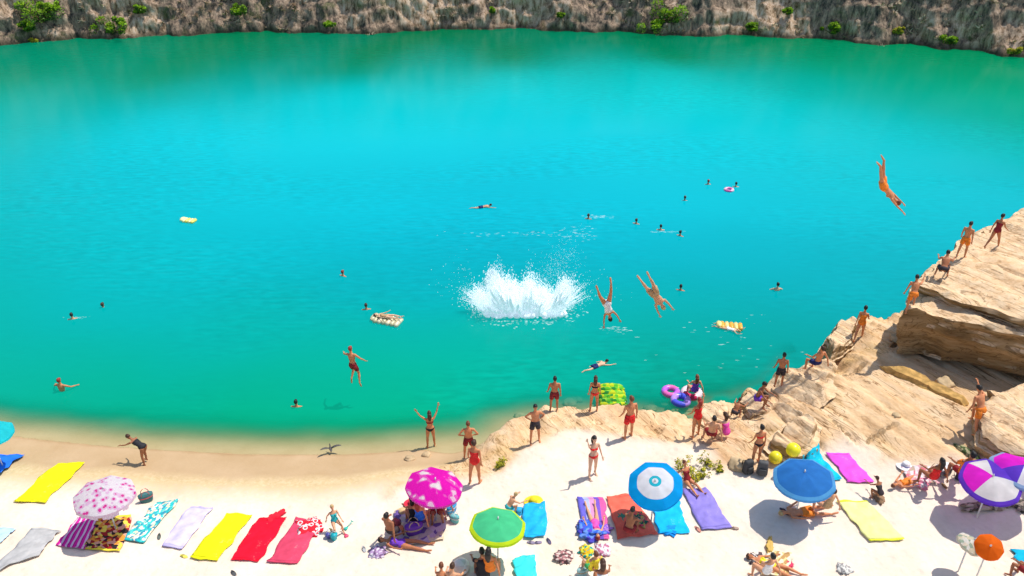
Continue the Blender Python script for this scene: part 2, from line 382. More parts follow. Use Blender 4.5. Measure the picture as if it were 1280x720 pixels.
V = np.column_stack([Q, Z]); FC = grid_faces(len(gx), len(gy))
WET = sstep(.82, -.05, TT)*np.where(DD < 0, 1, 1)
WET = np.where(DD < 0, 1.0, WET)
frk = ROCK[FC].mean(1) > .5
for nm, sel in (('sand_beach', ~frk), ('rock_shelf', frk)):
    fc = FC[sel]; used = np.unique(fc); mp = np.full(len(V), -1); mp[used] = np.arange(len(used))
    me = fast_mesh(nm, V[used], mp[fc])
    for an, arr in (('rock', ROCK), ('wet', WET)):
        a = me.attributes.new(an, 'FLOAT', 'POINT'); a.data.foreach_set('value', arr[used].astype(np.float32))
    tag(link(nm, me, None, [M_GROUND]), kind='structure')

# ------------------------------------------------------------------ water
WC = [(-300,100,(5,165,135)),(0,78,(5,150,118)),(0,100,(5,160,130)),(0,140,(5,185,175)),(0,220,(0,192,198)),(0,320,(0,188,190)),(0,430,(5,185,170)),(0,500,(15,185,150)),  # lake colours by position; far green samples paint in the wall's reflection
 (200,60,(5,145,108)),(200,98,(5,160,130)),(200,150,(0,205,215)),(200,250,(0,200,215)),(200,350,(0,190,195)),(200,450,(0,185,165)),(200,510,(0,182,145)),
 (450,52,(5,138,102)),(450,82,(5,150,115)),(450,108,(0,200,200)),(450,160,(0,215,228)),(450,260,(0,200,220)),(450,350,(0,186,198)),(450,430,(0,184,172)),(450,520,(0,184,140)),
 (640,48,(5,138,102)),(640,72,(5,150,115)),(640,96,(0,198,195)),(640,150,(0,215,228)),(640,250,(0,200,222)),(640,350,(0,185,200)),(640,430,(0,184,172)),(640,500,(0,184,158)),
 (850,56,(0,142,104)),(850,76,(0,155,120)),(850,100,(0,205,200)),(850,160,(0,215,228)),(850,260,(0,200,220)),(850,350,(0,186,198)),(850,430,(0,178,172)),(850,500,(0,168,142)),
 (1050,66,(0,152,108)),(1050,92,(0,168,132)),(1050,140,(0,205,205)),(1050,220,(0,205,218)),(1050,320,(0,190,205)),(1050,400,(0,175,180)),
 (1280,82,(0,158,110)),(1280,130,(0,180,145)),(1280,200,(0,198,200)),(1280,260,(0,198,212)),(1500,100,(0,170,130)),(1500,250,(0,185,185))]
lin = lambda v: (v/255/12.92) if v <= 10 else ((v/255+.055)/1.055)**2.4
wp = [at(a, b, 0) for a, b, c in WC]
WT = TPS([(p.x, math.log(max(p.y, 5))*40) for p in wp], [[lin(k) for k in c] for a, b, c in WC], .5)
wx = axis(-120, -24, 24, 120, .3, 1.12); wy = axis(8, 20, 32, 135, .25, 1.06)
XX, YY = np.meshgrid(wx, wy); Q = np.stack([XX.ravel(), YY.ravel()], 1)
wz = height(Q)
jx = (fbm(Q[:, 0]*.12, Q[:, 1]*.12, 91, 3)-.5)
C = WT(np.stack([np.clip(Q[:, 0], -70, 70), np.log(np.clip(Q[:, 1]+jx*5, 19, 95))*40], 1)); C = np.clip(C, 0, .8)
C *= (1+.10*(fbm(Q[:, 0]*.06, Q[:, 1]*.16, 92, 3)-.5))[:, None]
dep = np.clip(-wz, 0, 9)
me = fast_mesh('lake_water', np.column_stack([Q, np.zeros(len(Q))]), grid_faces(len(wx), len(wy)))
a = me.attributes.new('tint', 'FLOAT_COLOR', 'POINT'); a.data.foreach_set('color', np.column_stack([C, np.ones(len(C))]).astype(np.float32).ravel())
a = me.attributes.new('depth', 'FLOAT', 'POINT'); a.data.foreach_set('value', dep.astype(np.float32))
def water_mat():
    m = bpy.data.materials.new('lake_water'); m.use_nodes = True; N = m.node_tree.nodes; L = m.node_tree.links; N.clear()
    out = N.new('ShaderNodeOutputMaterial'); g = N.new('ShaderNodeNewGeometry')
    t = N.new('ShaderNodeAttribute'); t.attribute_name = 'tint'; dp = N.new('ShaderNodeAttribute'); dp.attribute_name = 'depth'
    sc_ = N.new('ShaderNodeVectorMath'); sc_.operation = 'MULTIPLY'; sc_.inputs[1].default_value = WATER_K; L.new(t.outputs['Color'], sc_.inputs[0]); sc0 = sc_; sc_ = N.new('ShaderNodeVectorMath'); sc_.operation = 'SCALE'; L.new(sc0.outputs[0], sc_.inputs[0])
    def noise(s, det, scale3=(1, 1, 1), rz=0, dist=0):
        mp = N.new('ShaderNodeMapping'); mp.inputs['Scale'].default_value = scale3; mp.inputs['Rotation'].default_value = (0, 0, rz); L.new(g.outputs['Position'], mp.inputs[0])
        n = N.new('ShaderNodeTexNoise'); n.inputs['Scale'].default_value = s; n.inputs['Detail'].default_value = det; n.inputs['Distortion'].default_value = dist; L.new(mp.outputs[0], n.inputs['Vector']); return n.outputs[0]
    a1 = noise(.5, 4, (.45, 1.5, 1), R(8)); a2 = noise(2.6, 4, (.5, 1.5, 1), R(-6), .3); a3 = noise(8, 3, (.6, 1.3, 1), R(10))
    pt = noise(.055, 3, (.6, 1.4, 1), R(14), .6); pr = N.new('ShaderNodeMapRange'); pr.inputs[1].default_value = .44; pr.inputs[2].default_value = .62; pr.inputs[3].default_value = .12; pr.inputs[4].default_value = 1.1; L.new(pt, pr.inputs[0])
    def mth(op, a, b):
        x = N.new('ShaderNodeMath'); x.operation = op
        for i, v in enumerate((a, b)):
            if isinstance(v, (int, float)): x.inputs[i].default_value = v
            else: L.new(v, x.inputs[i])
        return x.outputs[0]
    hh = mth('ADD', mth('MULTIPLY', a1, .5), mth('ADD', mth('MULTIPLY', a2, .28), mth('MULTIPLY', a3, .07)))
    b = N.new('ShaderNodeBump'); b.inputs['Distance'].default_value = .22; L.new(hh, b.inputs['Height']); L.new(mth('MULTIPLY', pr.outputs[0], .42), b.inputs['Strength'])
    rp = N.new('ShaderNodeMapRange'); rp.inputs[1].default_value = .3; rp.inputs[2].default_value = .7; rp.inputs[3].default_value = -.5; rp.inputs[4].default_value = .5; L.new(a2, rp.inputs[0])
    L.new(mth('ADD', 1.0, mth('MULTIPLY', mth('MULTIPLY', rp.outputs[0], pr.outputs[0]), .22)), sc_.inputs['Scale'])  # ripple light and dark put into the water colour
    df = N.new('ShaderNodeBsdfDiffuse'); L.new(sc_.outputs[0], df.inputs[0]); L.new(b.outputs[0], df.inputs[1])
    gl = N.new('ShaderNodeBsdfGlossy'); gl.inputs['Roughness'].default_value = .12; gl.inputs[0].default_value = (.75, .95, .95, 1); L.new(b.outputs[0], gl.inputs['Normal'])
    fr = N.new('ShaderNodeFresnel'); fr.inputs[0].default_value = 1.33; L.new(b.outputs[0], fr.inputs['Normal'])
    mx = N.new('ShaderNodeMixShader'); em = N.new('ShaderNodeEmission'); L.new(sc_.outputs[0], em.inputs[0]); em.inputs[1].default_value = 1.3; mb_ = N.new('ShaderNodeMixShader'); mb_.inputs[0].default_value = .72; L.new(df.outputs[0], mb_.inputs[1]); L.new(em.outputs[0], mb_.inputs[2])  # emission gives the water a glow that weakens shadows cast on it
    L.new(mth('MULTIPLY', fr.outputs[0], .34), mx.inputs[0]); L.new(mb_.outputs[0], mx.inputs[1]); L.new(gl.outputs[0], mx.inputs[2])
    tr = N.new('ShaderNodeBsdfTransparent'); tr.inputs[0].default_value = (.93, 1, .96, 1)
    al = N.new('ShaderNodeMapRange'); al.interpolation_type = 'SMOOTHSTEP'; al.inputs[1].default_value = .0; al.inputs[2].default_value = .56; L.new(mth('ADD', dp.outputs['Fac'], mth('MULTIPLY', mth('SUBTRACT', a1, .5), .06)), al.inputs[0])
    m2 = N.new('ShaderNodeMixShader'); L.new(al.outputs[0], m2.inputs[0]); L.new(tr.outputs[0], m2.inputs[1]); L.new(mx.outputs[0], m2.inputs[2]); L.new(m2.outputs[0], out.inputs[0])
    return m
WATER_K = (.24, .755, .745)
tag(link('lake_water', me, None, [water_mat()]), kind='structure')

# ------------------------------------------------------------------ far quarry wall
CL = [(0,60),(60,55),(120,50.5),(200,46),(300,43),(400,40),(500,38.5),(640,38),(800,41),(900,44.5),(960,47),(1100,54),(1200,60),(1280,66)]
cw = [at(x, y, 0) for x, y in CL]; cw = [(p.x, p.y) for p in cw]
cw = [(-75,-70),(-92,-20),(-96,25),(-88,52),(-74,64)]+cw+[(72,60),(88,48),(96,20),(94,-20),(80,-70)]
def resample(P, step):
    P = np.array(P, float)
    for _ in range(3):   # corner cutting
        Qn = [P[0]]
        for a_, b_ in zip(P[:-1], P[1:]): Qn += [a_*.75+b_*.25, a_*.25+b_*.75]
        P = np.array(Qn+[P[-1]])
    s = np.r_[0, np.cumsum(np.hypot(*np.diff(P, axis=0).T))]; t = np.arange(0, s[-1], step)
    return np.column_stack([np.interp(t, s, P[:, 0]), np.interp(t, s, P[:, 1])]), t
cpts, ct = resample(cw, .28)
tan = np.gradient(cpts, axis=0); tan /= np.linalg.norm(tan, axis=1)[:, None]; nrm = np.column_stack([tan[:, 1], -tan[:, 0]])  # towards lake
hv = np.r_[np.arange(-1, 5.5, .22), np.arange(5.5, 15, .8)]
Tg, Hg = np.meshgrid(ct, hv)
def cliff_off(T_, H_):
    butt = (fbm(T_*.09, H_*.05, 101, 3)-.5)*5
    o = butt+(fbm(T_*.35, H_*.2, 103, 4)-.5)*2.6+(fbm(T_*1.5, H_*.6, 107, 4)-.5)*1.0
    led = (np.floor(H_/1.7+fbm(T_*.15, H_*0, 109, 2)*3))*.35
    return o-led*.8-H_*.45+.4
OF = cliff_off(Tg, Hg)
CV = np.stack([cpts[None, :, 0]+nrm[None, :, 0]*OF, cpts[None, :, 1]+nrm[None, :, 1]*OF, Hg], -1)
rim = CV[-1].copy(); extra = []
for k, dz in ((3, 1.2), (10, 2.5), (30, 4), (90, 8), (300, 10), (1200, 0)):
    e = rim.copy(); e[:, :2] -= nrm*k; e[:, 2] = 15+dz+(fbm(ct*.05+k, ct*0+k, 111, 2)-.5)*2; extra.append(e)
CV = np.concatenate([CV, np.array(extra)], 0)
ny_, nx_ = CV.shape[:2]
me = fast_mesh('quarry_wall', CV.reshape(-1, 3), grid_faces(nx_, ny_)[:, ::-1])
def cliff_mat():
    m, N, L, P = base('quarry_rock'); P.inputs['Roughness'].default_value = .95; P.inputs['Specular IOR Level'].default_value = .1
    g = N.new('ShaderNodeNewGeometry')
    def noise(s, det, sc3=(1, 1, 1), r=.65):
        mp = N.new('ShaderNodeMapping'); mp.inputs['Scale'].default_value = sc3; L.new(g.outputs['Position'], mp.inputs[0])
        n = N.new('ShaderNodeTexNoise'); n.inputs['Scale'].default_value = s; n.inputs['Detail'].default_value = det; n.inputs['Roughness'].default_value = r; L.new(mp.outputs[0], n.inputs['Vector']); return n.outputs[0]
    a = noise(.10, 4, (1, 1, .6)); b_ = noise(1.5, 8, (1.3, 1.3, .38), .78); c = noise(.5, 6, (1, 1, 1))
    pale = ramp_node(N, [(.38, (.14, .085, .045)), (.46, (.46, .30, .18)), (.54, (.76, .54, .38)), (.68, (.9, .74, .58))]); L.new(b_, pale.inputs[0])
    dark = ramp_node(N, [(.38, (.045, .04, .036)), (.46, (.18, .135, .10)), (.55, (.38, .27, .19)), (.68, (.68, .50, .36))]); L.new(b_, dark.inputs[0])
    f = ramp_node(N, [(.48, (0, 0, 0)), (.57, (1, 1, 1))]); L.new(a, f.inputs[0])
    mx = N.new('ShaderNodeMix'); mx.data_type = 'RGBA'; L.new(f.outputs[0], mx.inputs[0]); L.new(dark.outputs[0], mx.inputs[6]); L.new(pale.outputs[0], mx.inputs[7])
    gr = ramp_node(N, [(.56, (0, 0, 0)), (.66, (1, 1, 1))]); L.new(c, gr.inputs[0])
    m2 = N.new('ShaderNodeMix'); m2.data_type = 'RGBA'; mu = N.new('ShaderNodeMath'); mu.operation = 'MULTIPLY'; mu.inputs[1].default_value = .65; L.new(gr.outputs[0], mu.inputs[0]); L.new(mu.outputs[0], m2.inputs[0]); L.new(mx.outputs[2], m2.inputs[6]); m2.inputs[7].default_value = (.07, .11, .03, 1)
    sp = N.new('ShaderNodeSeparateXYZ'); L.new(g.outputs['Position'], sp.inputs[0]); wl = N.new('ShaderNodeMapRange'); wl.inputs[1].default_value = .7; wl.inputs[2].default_value = .15; L.new(sp.outputs[2], wl.inputs[0])
    m3 = N.new('ShaderNodeMix'); m3.data_type = 'RGBA'; m4 = N.new('ShaderNodeMath'); m4.operation = 'MULTIPLY'; m4.inputs[1].default_value = .8; L.new(wl.outputs[0], m4.inputs[0]); L.new(m4.outputs[0], m3.inputs[0]); L.new(m2.outputs[2], m3.inputs[6]); m3.inputs[7].default_value = (.05, .045, .03, 1)
    L.new(m3.outputs[2], P.inputs['Base Color'])
    bm_ = N.new('ShaderNodeBump'); bm_.inputs['Distance'].default_value = .35; bm_.inputs['Strength'].default_value = .7; L.new(b_, bm_.inputs['Height']); L.new(bm_.outputs[0], P.inputs['Normal'])
    return m
M_CLIFF = cliff_mat()
tag(link('quarry_wall', me, None, [M_CLIFF], smooth=True), kind='structure')
def on_cliff(px, py):
    # march the pixel ray until it meets the wall
    a_ = (px-640)/F; b_ = (360-py)/F; dv = np.array((a_, FW[1]+UP[1]*b_, FW[2]+UP[2]*b_))
    g2 = CV[:len(hv)]; inner = (g2[:, :, 1] > 35)
    P0 = g2[inner]; P0 = P0[P0[:, 2] > 0.05]
    rel = P0-np.array((0, 0, CAM_H)); t = rel[:, 1]/dv[1]
    err = np.abs(rel[:, 0]-dv[0]*t)+np.abs(rel[:, 2]-dv[2]*t)
    return Vector(P0[np.argmin(err)])
# ------------------------------------------------------------------ boulders and ledges
from mathutils.bvhtree import BVHTree
def slab_rock(name, outline, face, undercut, label, recess=0.0, rdepth=.8, N_=150, seed=1, strata=.10, cat='boulder', group=None, step=.16, mats=None):
    P_ = [at(*c) for c in outline]; P_ = np.array([(p.x, p.y, p.z) for p in P_]); P_ = np.vstack([P_, P_[:1]])
    s = np.r_[0, np.cumsum(np.linalg.norm(np.diff(P_, axis=0), axis=1))]; t = np.linspace(0, s[-1], N_, endpoint=False)
    O = np.column_stack([np.interp(t, s, P_[:, k]) for k in range(3)])
    c = O.mean(0); rad = O[:, :2]-c[:2]; rl = np.linalg.norm(rad, axis=1); rn = rad/rl[:, None]
    jit = (fbm(t*1.1, t*0+seed, seed, 4)-.5)*.7; O[:, :2] += rn*jit[:, None]
    rings = []
    for r in np.linspace(0.02, .985, 64):
        q = c[None, :]*(1-r)+O*r
        v = q[:, :2]@SN; u = q[:, :2]@SD
        vw = v+.5*(fbm(u*.5, v*.6, seed+3, 3)-.5)
        f = (vw/1.35)%1; g_ = (vw/.43)%1
        f = np.where(f < .75, f/.75, (1-f)/.25); g_ = np.where(g_ < .6, g_/.6, (1-g_)/.4)
        z = q[:, 2]+(f-.5)*strata*1.7+(g_-.5)*strata*.35+(fbm(u*.7, v*1.6, seed+5, 4)-.5)*.26+(fbm(q[:, 0]*3, q[:, 1]*3, seed+7, 3)-.5)*.06
        if r > .9: z -= (r-.9)*.9
        rings.append(np.column_stack([q[:, 0], q[:, 1], z]))
    for h in np.r_[np.linspace(.06, face, 22)]:
        k = h/face
        lay = (np.floor(h/step+fbm(t*.25, t*0+2, seed+9, 2)*2.2)); on_ = _h(lay.astype(int), np.zeros(len(t), int), seed)-.5
        ins = undercut*k**1.3-.06*math.sin(k*PI)*2+on_*strata*2.2+(fbm(t*1.8, t*0+h*2.2, seed+11, 4)-.5)*.30
        q = O.copy(); q[:, :2] -= rn*np.minimum(ins, rl*.8)[:, None]; q[:, 2] -= h+.08; rings.append(q)
    if recess:
        last = rings[-1].copy()
        for k in (.15, .4, .7, 1.0):
            q = last.copy(); q[:, :2] -= rn*(recess*k+(fbm(t*1.5, t*0+k, seed+13, 3)-.5)*.3)[:, None]; q[:, 2] -= .08*k+(fbm(t*1.1, t*0+k, seed+15, 2)-.3)*.2; rings.append(q)
        q = rings[-1].copy(); q[:, 2] -= rdepth; rings.append(q)
    q = rings[-1].copy(); q[:, :2] = c[:2]+(q[:, :2]-c[:2])*.02; q[:, 2] -= .1; rings.append(q)
    V_ = np.concatenate(rings); M_ = len(rings)
    i = np.arange(N_); fs = []
    for j in range(M_-1):
        fs.append(np.stack([j*N_+i, j*N_+(i+1)%N_, (j+1)*N_+(i+1)%N_, (j+1)*N_+i], -1))
    fs = np.concatenate(fs)
    area = sum(O[k, 0]*O[(k+1)%N_, 1]-O[(k+1)%N_, 0]*O[k, 1] for k in range(N_))
    fs = fs[:, ::-1] if area > 0 else fs
    o_ = np.array(c); me = fast_mesh(name, V_-o_, fs)
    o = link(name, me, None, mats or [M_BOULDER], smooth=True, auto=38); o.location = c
    return tag(o, label, cat, group)
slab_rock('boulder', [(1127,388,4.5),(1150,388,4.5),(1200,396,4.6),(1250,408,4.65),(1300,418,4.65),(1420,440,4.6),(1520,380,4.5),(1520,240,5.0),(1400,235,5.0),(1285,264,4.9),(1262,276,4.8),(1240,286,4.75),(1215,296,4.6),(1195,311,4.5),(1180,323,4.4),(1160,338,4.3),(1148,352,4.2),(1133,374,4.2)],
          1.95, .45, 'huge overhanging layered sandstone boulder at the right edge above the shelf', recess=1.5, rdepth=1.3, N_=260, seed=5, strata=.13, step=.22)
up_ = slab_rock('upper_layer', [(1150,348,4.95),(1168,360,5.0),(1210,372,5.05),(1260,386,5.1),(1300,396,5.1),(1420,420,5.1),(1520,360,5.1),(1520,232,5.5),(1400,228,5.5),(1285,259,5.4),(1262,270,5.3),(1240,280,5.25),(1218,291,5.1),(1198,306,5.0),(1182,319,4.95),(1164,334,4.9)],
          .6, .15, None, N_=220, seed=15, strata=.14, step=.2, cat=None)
bo_ = bpy.data.objects['boulder']; up_.parent = bo_; up_.location = up_.location-bo_.location
ox_, = (mat((.50,.30,.10), .95, .4, 4, .1, .8),)
slab_rock('rock_ledge', [(1108,456,2.42),(1135,460,2.45),(1152,468,2.45),(1190,486,2.45),(1212,499,2.4),(1204,503,2.38),(1150,478,2.38),(1122,465,2.38)], .3, .05, 'narrow ochre yellow ledge along the shadow of the huge boulder', seed=61, strata=.05, cat='rock ledge', group='broken sandstone ledges along the shelf', mats=[ox_])
LG = 'broken sandstone ledges along the shelf'
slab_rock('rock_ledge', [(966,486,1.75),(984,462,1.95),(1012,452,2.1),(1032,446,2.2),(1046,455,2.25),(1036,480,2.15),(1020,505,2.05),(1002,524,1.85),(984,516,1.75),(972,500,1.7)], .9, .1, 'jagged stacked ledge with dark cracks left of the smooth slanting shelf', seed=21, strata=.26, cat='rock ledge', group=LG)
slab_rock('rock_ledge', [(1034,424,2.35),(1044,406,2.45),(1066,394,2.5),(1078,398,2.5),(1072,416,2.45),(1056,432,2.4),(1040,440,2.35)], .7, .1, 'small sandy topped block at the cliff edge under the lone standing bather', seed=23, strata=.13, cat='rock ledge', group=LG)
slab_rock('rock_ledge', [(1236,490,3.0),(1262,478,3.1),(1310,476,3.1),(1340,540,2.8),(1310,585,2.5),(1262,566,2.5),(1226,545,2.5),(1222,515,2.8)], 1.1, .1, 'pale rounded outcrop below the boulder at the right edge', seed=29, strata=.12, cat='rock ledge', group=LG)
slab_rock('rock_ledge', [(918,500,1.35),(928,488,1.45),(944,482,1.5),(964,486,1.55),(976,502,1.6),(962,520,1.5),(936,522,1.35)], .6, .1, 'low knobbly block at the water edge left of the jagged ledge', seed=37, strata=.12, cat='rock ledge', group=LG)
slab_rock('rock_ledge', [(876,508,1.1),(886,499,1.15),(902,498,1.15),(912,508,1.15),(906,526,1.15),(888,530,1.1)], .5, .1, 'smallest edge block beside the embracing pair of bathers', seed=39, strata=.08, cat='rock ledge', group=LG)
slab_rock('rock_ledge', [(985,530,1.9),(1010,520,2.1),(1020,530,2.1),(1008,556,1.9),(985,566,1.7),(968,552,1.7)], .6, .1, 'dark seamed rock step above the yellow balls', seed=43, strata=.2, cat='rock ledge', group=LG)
# loose stones
ST = mat((.52,.38,.22), .9, .3, 3, .1, .5)
random.seed(3)
for i, (px, py, s, lb) in enumerate([(512,574,.15,'tan stone at the left tip of the rocks by the wet sand'),(533,569,.14,'long tan stone on the wet sand edge left of the waving bather'),(650,520,.18,'small stone on the rim left of the dark shorts man'),(713,504,.25,'dark stone on the rim beside the first back-turned bather'),(722,501,.16,'pale pebble beside the dark rim stone'),
     (812,511,.22,'orange tinted flat stone on the rim beyond the red shorts man'),(1222,560,.2,'grey stone on the slope under the climbing bather'),(925,583,.3,'stone half buried where sand meets the shelf'),(1180,480,.3,'stone fallen in the shade of the boulder'),(1122,425,.28,'stone lying at the shaded foot of the boulder tip'),(1120,520,.14,'pebble alone on the smooth slanting shelf')]):
    bm = bmesh.new(); bmesh.ops.create_icosphere(bm, subdivisions=3, radius=s)
    for v in bm.verts:
        n = v.co.normalized(); k = 1+.45*(float(fbm(n.x*2+i*7, n.y*2+n.z*2, i, 3))-.5)*2
        v.co = Vector((v.co.x*1.3*k, v.co.y*k, v.co.z*.62*k))
    me = bpy.data.meshes.new('stone'); bm.to_mesh(me); bm.free()
    o = link('stone', me, None, [ST]); p = on(px, py); o.location = (p.x, p.y, p.z+s*.2); o.rotation_euler = (0, 0, i*1.3)
    tag(o, lb, 'stone', 'loose stones')
dg = bpy.context.evaluated_depsgraph_get()
BV = []
def add_bvh(o):
    me = o.data; n = len(me.vertices); co = np.empty(n*3, np.float32); me.vertices.foreach_get('co', co); co = co.reshape(-1, 3)+np.array(o.location)
    co = co+(np.array(o.parent.location) if o.parent else 0)
    BV.append(BVHTree.FromPolygons([tuple(map(float, c)) for c in co], [tuple(p.vertices) for p in me.polygons]))
for o in list(bpy.data.objects):
    if o.name.startswith(('sand_beach', 'rock_shelf', 'boulder', 'rock_ledge', 'upper_layer')):
        me = o.data; add_bvh(o)
def hit(px, py):
    a_ = (px-640)/F; b_ = (360-py)/F; d_ = Vector((a_, FW[1]+UP[1]*b_, FW[2]+UP[2]*b_)).normalized(); best = None
    for b in BV:
        h, n, i, ds = b.ray_cast(Vector((0, 0, CAM_H)), d_)
        if h is not None and (best is None or ds < best[1]): best = (h, ds)
    return best[0].copy() if best else at(px, py, 1)
def down(x, y):
    z = None
    for b in BV:
        h, n, i, ds = b.ray_cast(Vector((x, y, 30)), Vector((0, 0, -1)))
        if h is not None and (z is None or h.z > z): z = h.z
    return z if z is not None else 0

# ------------------------------------------------------------------ foliage
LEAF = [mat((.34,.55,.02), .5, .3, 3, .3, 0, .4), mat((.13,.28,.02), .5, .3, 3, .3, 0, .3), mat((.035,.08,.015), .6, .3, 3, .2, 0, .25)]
YLEAF = [mat((.66,.60,.06), .6, .3, 3, .2, 0, .4), mat((.40,.44,.04), .6, .3, 3, .2, 0, .3), mat((.12,.15,.02), .6, .3, 3, .2, 0, .3)]
BARK = mat((.12,.075,.04), .9, .3, 6, .1, .5)
def leaf_mesh(rad, n, leaf, rng, lumps=9, flat=.9):
    mb = MB(); cs = [(Vector((rng.gauss(0, .5), rng.gauss(0, .42), rng.uniform(.1, 1.0)*flat))*rad, rng.uniform(.16, .5)*rad) for _ in range(lumps)]
    for i in range(n):
        c, r = rng.choice(cs); d_ = Vector((rng.gauss(0, 1), rng.gauss(0, 1), rng.gauss(.2, 1))).normalized(); p = c+d_*r*rng.uniform(.6, 1.05)
        p.z = max(p.z, .02)
        a_ = Vector((rng.gauss(0, 1), rng.gauss(0, 1), rng.gauss(0, .6))).normalized(); b_ = a_.cross(Vector((rng.gauss(0, 1), rng.gauss(0, 1), rng.gauss(0, 1)))).normalized()
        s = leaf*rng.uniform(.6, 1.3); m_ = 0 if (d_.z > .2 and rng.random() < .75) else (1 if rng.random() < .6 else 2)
        mb.add([p-a_*s, p+b_*s*.45, p+a_*s, p-b_*s*.45], [(0, 1, 2, 3)], m_)
    return mb, cs
def bush(name, loc, rad, n, leaf, label, mats=LEAF, group=None, seed=1, cat='bush'):
    rng = random.Random(seed); t = empty(name, loc, rng.uniform(0, 6), label, cat, group)
    mb, cs = leaf_mesh(rad, n, leaf, rng); mb.build('foliage', mats, t, smooth=False)
    b = MB()
    for c, r in cs: b.tube([(0, 0, -.1), c*.5+Vector((.03, .02, 0)), c], [rad*.05, rad*.035, rad*.012], 6)
    b.build('stem', BARK, t); return t
GB = 'green bushes growing on the quarry wall'
for i, (px, py, r, kind, lb) in enumerate([
    (52,14,1.35,0,'largest bright green bush high on the quarry wall at far left'),(34,30,.8,0,'small light green bush below left of the largest wall bush'),(66,4,.9,0,'leafy green bush topping the far left group'),(44,52,.45,1,'yellowish bush at the waterline at far left'),
    (140,30,1.1,0,'green bush leaning over the water left of the first grey face'),(148,20,.7,0,'bright crown behind the bush that leans over the water'),(170,8,.9,0,'dark green bush cut by the top edge between two pale rock patches'),(300,8,.8,0,'bright green shrub at the top edge over grey rock'),(410,22,.6,0,'dark olive shrub in a cleft of the grey wall'),
    (615,6,.6,0,'small green tuft at the top edge above mid lake'),(700,14,.6,0,'dull green tuft on the grey wall right of mid lake'),(815,28,.8,0,'dark lower half of the bright mid wall bush'),(835,14,1.2,0,'brightest bush on the grey wall right of mid lake'),(940,28,.9,0,'dark green shrub where the grey wall meets tan scrub'),
    (1040,30,.8,0,'green shrub among tan scrub right of the grey wall'),(985,8,.6,0,'faint green shrub above the tan scrub'),(1122,32,.7,1,'olive bush in a pale gully on the right wall'),(1190,45,.6,0,'dark green shrub near the waterline at far right'),(1270,58,.6,1,'yellow grassy clump at the waterline in the right corner')]):
    r *= (1.5 if i in (0,4,11,12) else .75+.55*((i*37)%10)/10); p = on_cliff(px, py+6); p.z = max(p.z-r*.25, 0.05); p += Vector((-p.x, -p.y, 0)).normalized()*.5
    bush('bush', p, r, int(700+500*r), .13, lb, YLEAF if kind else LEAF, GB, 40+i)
# dry scrub covering the wall: uncountable
rng = random.Random(9)
SC = [mat((.80,.62,.48), .9, .3, 3, .1, 0, .2), mat((.50,.37,.26), .9, .3, 3, .1, 0, .2), mat((.16,.19,.08), .9, .3, 3, .1, 0, .2)]
mb = MB(); nh = len(hv)
for k in range(2400):
    i = rng.randrange(nx_); j = rng.randrange(4, nh-3); p = Vector(CV[j, i])
    if p.y < 40 or fbm(p.x*.12, p.z*.2+p.y*.1, 77, 3) < .47: continue
    hue = 0 if fbm(p.x*.2, p.z*.3, 78, 2) > .45 else 1
    rr = rng.uniform(.2, .6)
    for q in range(22):
        d_ = Vector((rng.gauss(0, 1), rng.gauss(-.3, 1), abs(rng.gauss(0, 1)))).normalized(); a_ = d_.cross(Vector((rng.random(), rng.random(), rng.random()))).normalized()*rr*.13
        s0 = p+d_*rr*.2; s1 = p+d_*rr*rng.uniform(.6, 1.1); s1.z -= rr*.1
        mb.add([s0-a_, s0+a_, s1+a_*.5, s1-a_*.5], [(0, 1, 2, 3)], hue if rng.random() < .8 else 2)
tag(mb.build('dry_scrub', SC, None, smooth=False), 'dry tan scrub and dead brush covering the quarry wall', 'scrub', kind='stuff')
GP = 'low plants where the rock meets the sand'
for i, (px, py, r, lb) in enumerate([(627,584,.33,'small yellow green tuft alone at the rock foot behind the green parasol'),(853,588,.5,'pale yellow green bush on the sand at the foot of the rocks'),(862,602,.38,'lower clump in front of the pale yellow green bush'),(884,582,.45,'brighter green bush just below the seated pair'),(876,596,.3,'dark shaded clump between the two rock foot bushes'),(900,588,.25,'trailing tuft on the right of the rock foot bushes')]):
    bush('shrub', hit(px, py), r*.72, 210, .05, lb, YLEAF, GP, 90+i, 'shrub')

# ------------------------------------------------------------------ people
SKIN = [(.60,.23,.10), (.48,.18,.08), (.66,.33,.18), (.34,.13,.06), (.74,.44,.28)]
HAIRC = {'black': (.012,.01,.009), 'brown': (.06,.025,.012), 'auburn': (.16,.05,.02), 'blond': (.5,.34,.14), 'red': (.3,.03,.02)}
SKM = [mat(c, .55, .12, 12, .35) for c in SKIN]
EYE = mat((.02,.015,.012), .3, .1, 5, .5); LIP = mat((.42,.10,.08), .5, .1, 5, .4)
HM = {k: mat(c, .55, .3, 25, .4, .4) for k, c in HAIRC.items()}
CL_ = {'red': (.75,.02,.02), 'black': (.015,.015,.02), 'dark': (.04,.03,.035), 'blue': (.02,.12,.6), 'navy': (.01,.02,.12), 'orange': (.85,.22,.02), 'maroon': (.25,.015,.02), 'white': (.8,.8,.8), 'pink': (.8,.08,.4), 'green': (.05,.4,.12), 'teal': (.02,.4,.42), 'yellow': (.85,.68,.03), 'purple': (.18,.05,.5), 'tan': (.5,.32,.16)}
CM = {k: mat(c, .7, .2, 14, .3, .3) for k, c in CL_.items()}
def dv(p, a, s):
    p = R(p); a = R(a); return Vector((s*math.sin(a), -math.sin(p)*math.cos(a), -math.cos(p)*math.cos(a)))
